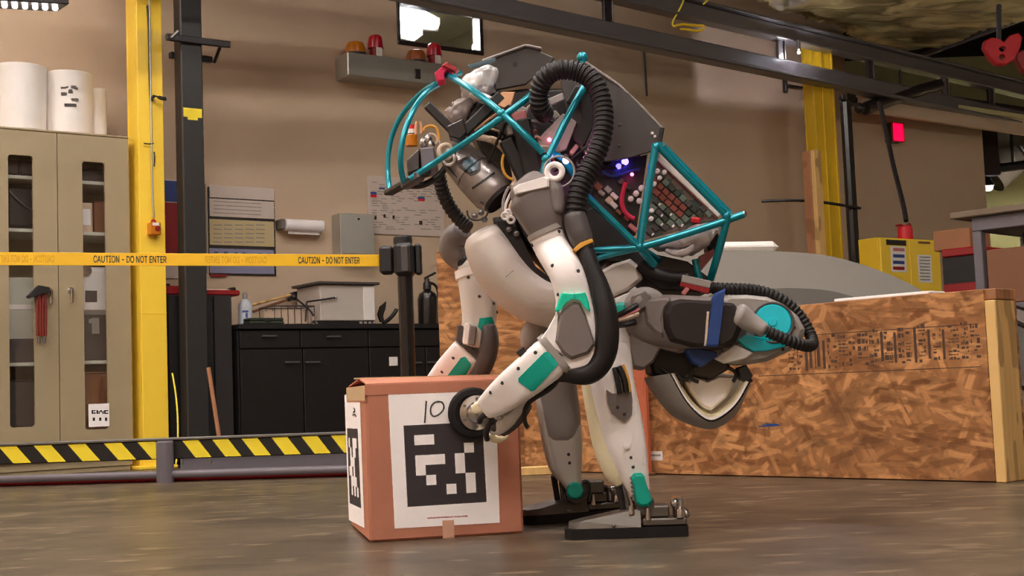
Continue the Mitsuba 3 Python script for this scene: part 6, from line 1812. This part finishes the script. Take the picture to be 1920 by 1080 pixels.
# --- hips and thighs ----------------------------------------------------------
hip = rp('hip_housing', plate([(1345, 562), (1365, 553), (1400, 552), (1440, 556), (1472, 570), (1498, 592), (1512, 618), (1505, 640), (1478, 660), (1440, 678), (1400, 684), (1365, 680), (1340, 650), (1330, 600)], YN + .02, .16, .014, 6), M_greylt, label='grey hip housing')
dk = at(1449, 605, YN + .012)
sub(hip, 'disc', lathe(dk + np.array([0, .006, 0]), (-.12, -1, .1), [(-.01, .05), (.006, .05), (.010, .046), (.010, .012), (.014, .01), (.014, 0)], 36), M_hipteal, label='teal hip disc')
sub(hip, 'disc_rim', torus(dk, (-.12, -1, .1), .0525, .004, 36), M_greydk)
for q in ((1454, 574), (1489, 614), (1425, 580), (1468, 655)): bolt(hip, *q, YN + .017, 3)
sub(hip, 'lower_panel', plate([(1380, 636), (1395, 628), (1440, 634), (1470, 640), (1478, 648), (1440, 658), (1412, 659), (1396, 650)], YN + .006, .03, .003, 2), M_hipteal, label='teal lower panel')
sub(hip, 'lower_shell', plate([(1340, 672), (1378, 645), (1400, 656), (1414, 662), (1400, 672), (1360, 682)], YN + .002, .03, .004, 2), M_plasticdim)
rp('hip_arm', limb([(1386, 592, YN - .03, 24, .03), (1404, 602, YN - .03, 19, .026), (1432, 618, YN - .04, 13, .022)], 2.4, 24), M_greylt, smooth=True)
rp('hip_hose', corrugated([at(*p) for p in ((1440, 622, YN - .045), (1468, 634, YN - .05), (1498, 645, YN - .04), (1518, 648, YN), (1522, 635, YN + .06), (1505, 600, YN + .08), (1470, 565, YN + .08), (1425, 546, YN + .08), (1380, 542, YN + .06), (1335, 540, YN + .05), (1300, 536, YN + .05))], .0165, .012, .15, 16), M_hose, label='corrugated black hose around the hip')
rp('hip_link', cat(lbox(at(1278, 522, YN + .02), at(1332, 534, YN + .02), .02, .012, .002, up=np.array([0, 1., 0]))), M_greylt)
rp('hip_link', lbox(at(1276, 530, YN + .02), at(1330, 545, YN + .02), .02, .008, .002, up=np.array([0, 1., 0])), M_reddark)
rp('hip_link', lbox(at(1280, 552, YN + .02), at(1290, 540, YN + .02), .012, .01, .002, up=np.array([0, 1., 0])), M_pink)
th = rp('thigh', limb([(1198, 600, YN + .06, 44, .07), (1260, 605, YN + .04, 52, .075), (1330, 608, YN + .05, 50, .075), (1375, 612, YN + .06, 40, .06)], 3, 30, 36), M_grey, smooth=True, label='grey thigh')
sub(th, 'pad', plate([(1252, 566), (1275, 560), (1340, 564), (1378, 568), (1390, 588), (1393, 612), (1382, 640), (1360, 652), (1300, 650), (1258, 640), (1246, 615), (1244, 588)], YN - .05, .06, .014, 8), M_thighpad, label='dark brown thigh pad')
sub(th, 'cuff', plate([(1208, 572), (1216, 560), (1248, 556), (1262, 558), (1248, 572), (1240, 600), (1246, 636), (1232, 628), (1212, 606)], YN - .035, .05, .008, 3), M_grey)
sub(th, 'strap', plate([(1337, 560), (1344, 548), (1361, 540), (1358, 560), (1354, 600), (1347, 650), (1324, 650), (1331, 600)], YN - .064, .04, .003, 1), M_blue, label='blue strap around the thigh')
sub(th, 'strap_edge', plate([(1326, 584), (1330, 584), (1325, 648), (1321, 648)], YN - .058, .02, .001), M_wire)
sub(th, 'buckle', plate([(1284, 654), (1300, 652), (1346, 660), (1344, 668), (1318, 688), (1300, 680)], YN + .0, .06, .004, 2), M_blue, label='blue buckle')
sub(th, 'under_panel', plate([(1182, 600), (1210, 620), (1250, 648), (1290, 656), (1280, 662), (1240, 652), (1225, 680), (1206, 694), (1188, 690), (1180, 660)], YN - .0, .09, .008, 3), M_grey)
kn = rp('knee', limb([(1186, 575, YN + .02, 18, .05), (1200, 560, YN + .02, 20, .05), (1222, 560, YN + .03, 17, .05)], 2.6, 22), M_greylt, smooth=True)
sub(kn, 'fitting', plate([(1184, 556), (1210, 545), (1222, 556), (1215, 572), (1190, 590), (1180, 580)], YN - .03, .04, .004, 2), M_grey)
for (p, q), m_, r_ in ((((1156, 592), (1194, 572)), M_black, .007), (((1158, 602), (1196, 588)), M_wire, .006), (((1160, 598), (1198, 580)), M_pink, .004), (((1156, 610), (1190, 604)), M_black, .008)):
    sub(kn, 'cable', tube([at(*p, YN - .03), at((p[0] + q[0]) / 2, (p[1] + q[1]) / 2 + 1, YN - .05), at(*q, YN - .04)], r_, 8), m_)
rp('thigh_core', plate([(1214, 655), (1250, 648), (1300, 660), (1312, 688), (1286, 712), (1258, 716), (1222, 700)], YN + .07, .16, .01, 4), M_black)
rp('valve_block', plate([(1290, 672), (1362, 672), (1372, 690), (1334, 712), (1296, 704)], YN + .1, .12, .008, 3), M_greydk)
# scooped seat guard under the thigh: an open shell whose rim faces the camera
rim_ = [(1258, 700), (1272, 726), (1291, 756), (1313, 778), (1330, 787), (1348, 783), (1374, 763), (1392, 738), (1404, 716)]
out_ = [(1208, 708), (1220, 732), (1246, 766), (1274, 788), (1316, 803), (1346, 802), (1376, 782), (1394, 752), (1408, 722)]
def rs(P, n=44):
    P = np.array(P, float); t = np.linspace(0, 1, len(P)); tt_ = np.linspace(0, 1, n)
    return np.stack([CubicSpline(t, P[:, j])(tt_) for j in (0, 1)], 1)
rim_, out_ = rs(rim_), rs(out_)
cen_ = np.array([1325, 690.0])
L3 = lambda Q, y: np.array([at(*q, y) for q in Q])
k_ = lambda Q, s_: cen_ + (Q - cen_) * s_
sg = rp('seat_guard', skin(np.stack([L3(k_(rim_, .985), YN + .006), L3(rim_, YN), L3(rim_ * .4 + out_ * .6, YN + .03), L3(out_, YN + .09), L3(out_, YN + .22), L3(k_(out_, .93), YN + .30), L3(k_(out_, .86), YN + .30), L3(k_(out_, .9), YN + .22), L3(k_(rim_, .95), YN + .05)], 1)), M_greylt, smooth=50, label='grey scooped guard hanging below the thigh')
sub(sg, 'lining', skin(np.stack([L3(k_(rim_, .975), YN + .004), L3(k_(rim_, .985), YN + .002), L3(k_(rim_, .945), YN + .03), L3(k_(rim_, .85), YN + .26), L3(k_(rim_, .83), YN + .26), L3(k_(rim_, .92), YN + .03)], 1)), M_cream, smooth=40, label='pale inside of the guard')
sub(sg, 'rim', skin(np.stack([L3(k_(rim_, .955), YN - .002), L3(k_(rim_, 1.0), YN - .002), L3(k_(rim_, 1.0), YN + .008), L3(k_(rim_, .955), YN + .008)], 1)), M_plastic, smooth=40, label='white rim')
sub(sg, 'edge', skin(np.stack([L3(k_(rim_, 1.0), YN - .001), L3(k_(rim_, 1.04), YN + .002), L3(k_(rim_, 1.04), YN + .012), L3(k_(rim_, 1.0), YN + .01)], 1)), M_frame, smooth=40)
sub(sg, 'back_wall', plate([(1240, 700), (1300, 690), (1390, 705), (1400, 716), (1384, 744), (1360, 770), (1340, 786), (1322, 786), (1300, 768), (1262, 735)], YN + .255, .012, .002, 2), M_plasticdim)
sub(sg, 'inner_block', plate([(1286, 716), (1302, 706), (1326, 716), (1352, 704), (1384, 706), (1364, 744), (1334, 770), (1318, 764), (1298, 738)], YN + .1, .1, .008, 2), M_paper)
for p in ([(1268, 700), (1278, 715), (1272, 728)], [(1300, 690), (1296, 708), (1310, 716)], [(1366, 690), (1380, 702), (1374, 716)], [(1392, 694), (1402, 704), (1398, 716), (1410, 712)], [(1240, 690), (1262, 704), (1290, 712)]):
    sub(sg, 'cable', tube([at(*q, YN + .06) for q in p], .005, 8), M_frame)
sub(sg, 'clip', plate([(1384, 690), (1400, 684), (1412, 704), (1404, 718), (1390, 712)], YN + .03, .05, .003, 1), M_black)

# --- near leg -----------------------------------------------------------------
yL = 3.50
ns = rp('shin', limb([(1148, 596, yL + .03, 36, .055), (1143, 650, yL + .02, 42, .06), (1142, 705, yL, 45, .06), (1152, 760, yL, 45, .06), (1164, 810, yL, 43, .055), (1176, 850, yL, 37, .05), (1187, 885, yL, 29, .042), (1198, 920, yL, 20, .034)], 3.0, 34, 60), M_plastic, smooth=True, label='white near shin')
sub(ns, 'front_edge', limb([(1098, 690, yL, 12, .045), (1106, 740, yL, 13, .046), (1119, 800, yL, 15, .045), (1133, 850, yL, 17, .04), (1150, 888, yL, 16, .032), (1160, 905, yL, 10, .02)], 2.4, 24, 40), M_cream, smooth=True, label='shin front edge with its yellowish shading put into the cream colour')  # front edge of the shin: its yellowish shading is put into the colour
sub(ns, 'calf_plate', decal([(1137, 731), (1148, 738), (1166, 737), (1184, 734), (1186, 752), (1185, 778), (1171, 793), (1158, 785), (1146, 775), (1139, 756)], MESH[ns], .006), M_grey, label='grey plate')
for q in ((1183, 858), (1187, 876)): bolt(ns, *q, yL - (.071 if q[1] < 800 else .056 if q[1] < 870 else .052), 3)
cp_ = [x for x in scene if x.endswith('__calf_plate')][0]
for q in ((1158, 764), (1171, 777)):
    cy_ = cast(*q, MESH[cp_]); sub(ns, 'bolt', lathe(at(*q, cy_), (0, -1, 0), [(-.006, .0045), (.001, .0045), (.001, 0)], 10), M_ink)
sub(ns, 'boss', lathe(at(1175, 836, yL - .056), (0, -1, 0), [(-.01, .009), (.003, .009), (.004, .005), (.004, 0)], 14), M_white)
sub(ns, 'rear_cable', tube([at(1160, 688, yL - .06), at(1170, 712, yL - .066), at(1174, 735, yL - .066)], .008, 8), M_black)
sub(ns, 'rear_cable', tube([at(1168, 684, yL - .06), at(1178, 712, yL - .066), at(1181, 735, yL - .066)], .004, 8), M_wireyel)
sub(ns, 'rear_cable', tube([at(1152, 690, yL - .062), at(1158, 715, yL - .068), at(1162, 738, yL - .068)], .007, 8), M_hose)
sub(ns, 'ankle_cover', plate([(1183, 896), (1190, 888), (1203, 887), (1209, 893), (1214, 912), (1222, 930), (1224, 942), (1216, 950), (1203, 951), (1194, 945), (1190, 930), (1188, 912)], yL - .064, .05, .006, 2.5), M_tealp, label='teal ankle cover')
for j in range(6): sub(ns, 'clip', ball(at(1184 + j * .8, 897 + j * 8, yL - .05), .0045, 1), M_grey)


def foot(name, pt_toe, pt_heel, ya, label, ankle, flip=False):
    a, b = np.array(pt_toe, float), np.array(pt_heel, float)
    d = (b - a) / np.linalg.norm(b - a); L = float(np.linalg.norm(b - a)); n = np.cross(ZUP, d)   # n points away from the camera when d is +x
    hw = .062
    def q(s, w, z): return a + d * s * L + n * w + ZUP * z
    sole = [(0.0, -.035), (.06, -hw), (.98, -hw * .92), (1, -hw * .7), (1, hw * .7), (.98, hw * .92), (.06, hw), (0, .035)]
    P = Polygon([(s * L, w) for s, w in sole]).buffer(-.006).buffer(.006, quad_segs=3)
    f = rp(name, extr(P, a + ZUP * .001, d, n, .026), M_rubber, smooth=30, label=label)
    top = np.array([q(s, w, .0275) for s, w in [(.03, -.03), (.1, -hw * .94), (.62, -hw * .94), (.62, hw * .94), (.1, hw * .94), (.03, .03)]] + [q(.54, -hw * .62, .072), q(.54, hw * .62, .072), q(.62, -hw * .66, .073), q(.62, hw * .66, .073), q(.035, -.024, .041), q(.035, .024, .041), q(.13, -hw * .86, .046), q(.13, hw * .86, .046)])
    sub(f, 'instep', trimesh.convex.convex_hull(top), M_footmetal, smooth=False, label='polished metal wedge')
    sub(f, 'heel_plate', frame(cbox(.36 * L, .105, .02, .004), q(.81, 0, .038), d, n, ZUP), M_footmetal)
    sub(f, 'heel_block', frame(cbox(.19 * L, .08, .03, .004), q(.76, 0, .064), d, n, ZUP), M_footmetal)
    sub(f, 'yoke', frame(cbox(.03, .07, .05, .006), q(.93, 0, .072), d, n, ZUP), M_chrome)
    for w in (-.045, .045):
        sub(f, 'spring', lathe(q(.94, w, .048), ZUP, [(0, 0), (0, .012), (.02, .012), (.026, .008), (.03, .008), (.03, 0)], 14), M_chrome)
        sub(f, 'knob', ball(q(.99, w * .6, .055), .011, 2), M_chrome)
    sub(f, 'knob', ball(q(.9, -.05, .085), .012, 2), M_chrome)
    sub(f, 'fitting', lathe(q(.55, -.045, .06), ZUP, [(0, 0), (0, .008), (.022, .006), (.022, 0)], 10), M_chrome)
    sub(f, 'fitting', lathe(q(.68, -.05, .045), ZUP, [(0, 0), (0, .008), (.03, .005), (.03, 0)], 10), M_chrome)
    sub(f, 'bolt', ball(q(.4, -hw * .98, .034), .005, 1), M_steel)
    return f, q


nt, nh = ground(1043, 992), ground(1270, 986)
nt[1] = 3.505; nh[1] = 3.485
nt[0] = (1042 - 960) * 3.47 / FOC; nh[0] = (1272 - 960) * 3.44 / FOC
nt[2] = nh[2] = 0
nf, nq = foot('foot', nt, nh, yL, 'near foot with a black sole', None)
for (x0_, y0_, x1_, y1_), m_, r_ in (((1158, 905, 1170, 962), M_frame, .009), ((1168, 908, 1182, 962), M_steel, .006), ((1180, 908, 1198, 962), M_frame, .008)):
    sub(nf, 'rod', tube([at(x0_, y0_, yL), at(x1_, y1_, yL)], r_, 10), m_)
sub(nf, 'ankle_joint', lathe(at(1210, 945, yL - .05), (0, 1, 0), [(0, 0), (0, .024), (.1, .024), (.1, 0)], 24), M_greydk)
sub(nf, 'ankle_bracket', plate([(1196, 952), (1230, 948), (1226, 966), (1200, 968)], yL - .045, .09, .004, 1), M_footmetal)

# --- far leg ------------------------------------------------------------------
yR = 3.93
fs = rp('shin', limb([(1044, 600, yR, 34, .055), (1040, 650, yR, 37, .06), (1039, 710, yR, 39, .06), (1048, 770, yR, 38, .058), (1056, 830, yR, 36, .052), (1064, 875, yR, 27, .042), (1074, 908, yR, 17, .032)], 3.0, 32, 50), M_plasticdim, smooth=True, label='white far shin')  # greyer than the near shin: its shade is put into the colour
sub(fs, 'front_edge', limb([(1012, 700, yR, 12, .05), (1018, 760, yR, 12, .05), (1027, 820, yR, 12, .046), (1040, 870, yR, 13, .038), (1050, 895, yR, 8, .022)], 2.4, 22, 36), M_plasticdim, smooth=True)
sub(fs, 'knee_cover', limb([(1046, 560, yR, 30, .05), (1042, 640, yR, 38, .062), (1041, 720, yR, 39.5, .064), (1050, 780, yR, 38.5, .0625), (1053, 816, yR, 34, .057)], 2.8, 28, 30), M_greylt, smooth=True, label='knee cover, greyed for the shading on the leg')  # grey carried down the leg to paint in the shading there
for q in ((1066, 852), (1068, 868)): bolt(fs, *q, yR - .054, 3)
sub(fs, 'ankle_disc', lathe(at(1078, 920, yR - .055), (0, -1, 0), [(-.02, .024), (.004, .024), (.008, .019), (.008, 0)], 26), M_tealp, label='dark teal ankle disc')
sub(fs, 'handle', tube([at(1092, 905, yR - .05), at(1102, 905, yR - .05), at(1104, 920, yR - .05), at(1098, 935, yR - .05)], .006, 8), M_black)
ft = np.array([.0, 3.905, 0]); fhh = np.array([.285, 4.03, 0])
fft, fq = foot('foot', ft, fhh, yR, 'far foot with a black sole', None)
for (x0_, y0_, x1_, y1_), m_, r_ in (((1038, 892, 1046, 940), M_frame, .009), ((1052, 902, 1056, 942), M_steel, .007), ((1060, 902, 1066, 940), M_frame, .008)):
    sub(fft, 'rod', tube([at(x0_, y0_, yR), at(x1_, y1_, yR + .03)], r_, 10), m_)
sub(fft, 'ankle_joint', lathe(at(1080, 925, yR - .045), (0, 1, 0), [(0, 0), (0, .028), (.1, .028), (.1, 0)], 24), M_greydk)
sub(fft, 'ankle_bracket', frame(cbox(.09, .08, .04, .005), fq(.72, 0, .095), (1, 0, 0), (0, 1, 0), (0, 0, 1)), M_footmetal)
# far thigh linking the far leg to the pelvis
rp('thigh', limb([(1048, 596, yR, 30, .05), (1110, 575, yR, 34, .055), (1190, 580, yR, 38, .06), (1280, 595, yR, 40, .06), (1370, 600, yR - .03, 36, .06)], 2.8, 26, 40), M_greylt, smooth=True)

# pieces too small or worn to pick apart singly
for key in list(scene):
    last = key.rsplit('__', 1)[-1].rstrip('0123456789_')
    if '__' in key and last in ('printed_lines', 'logo', 'print', 'ink_stamp', 'ink_line', 'small_print', 'lettering', 'show_through', 'label_print', 'handwriting', 'marker_line'):
        labels.setdefault(key, {})['kind'] = 'stuff'
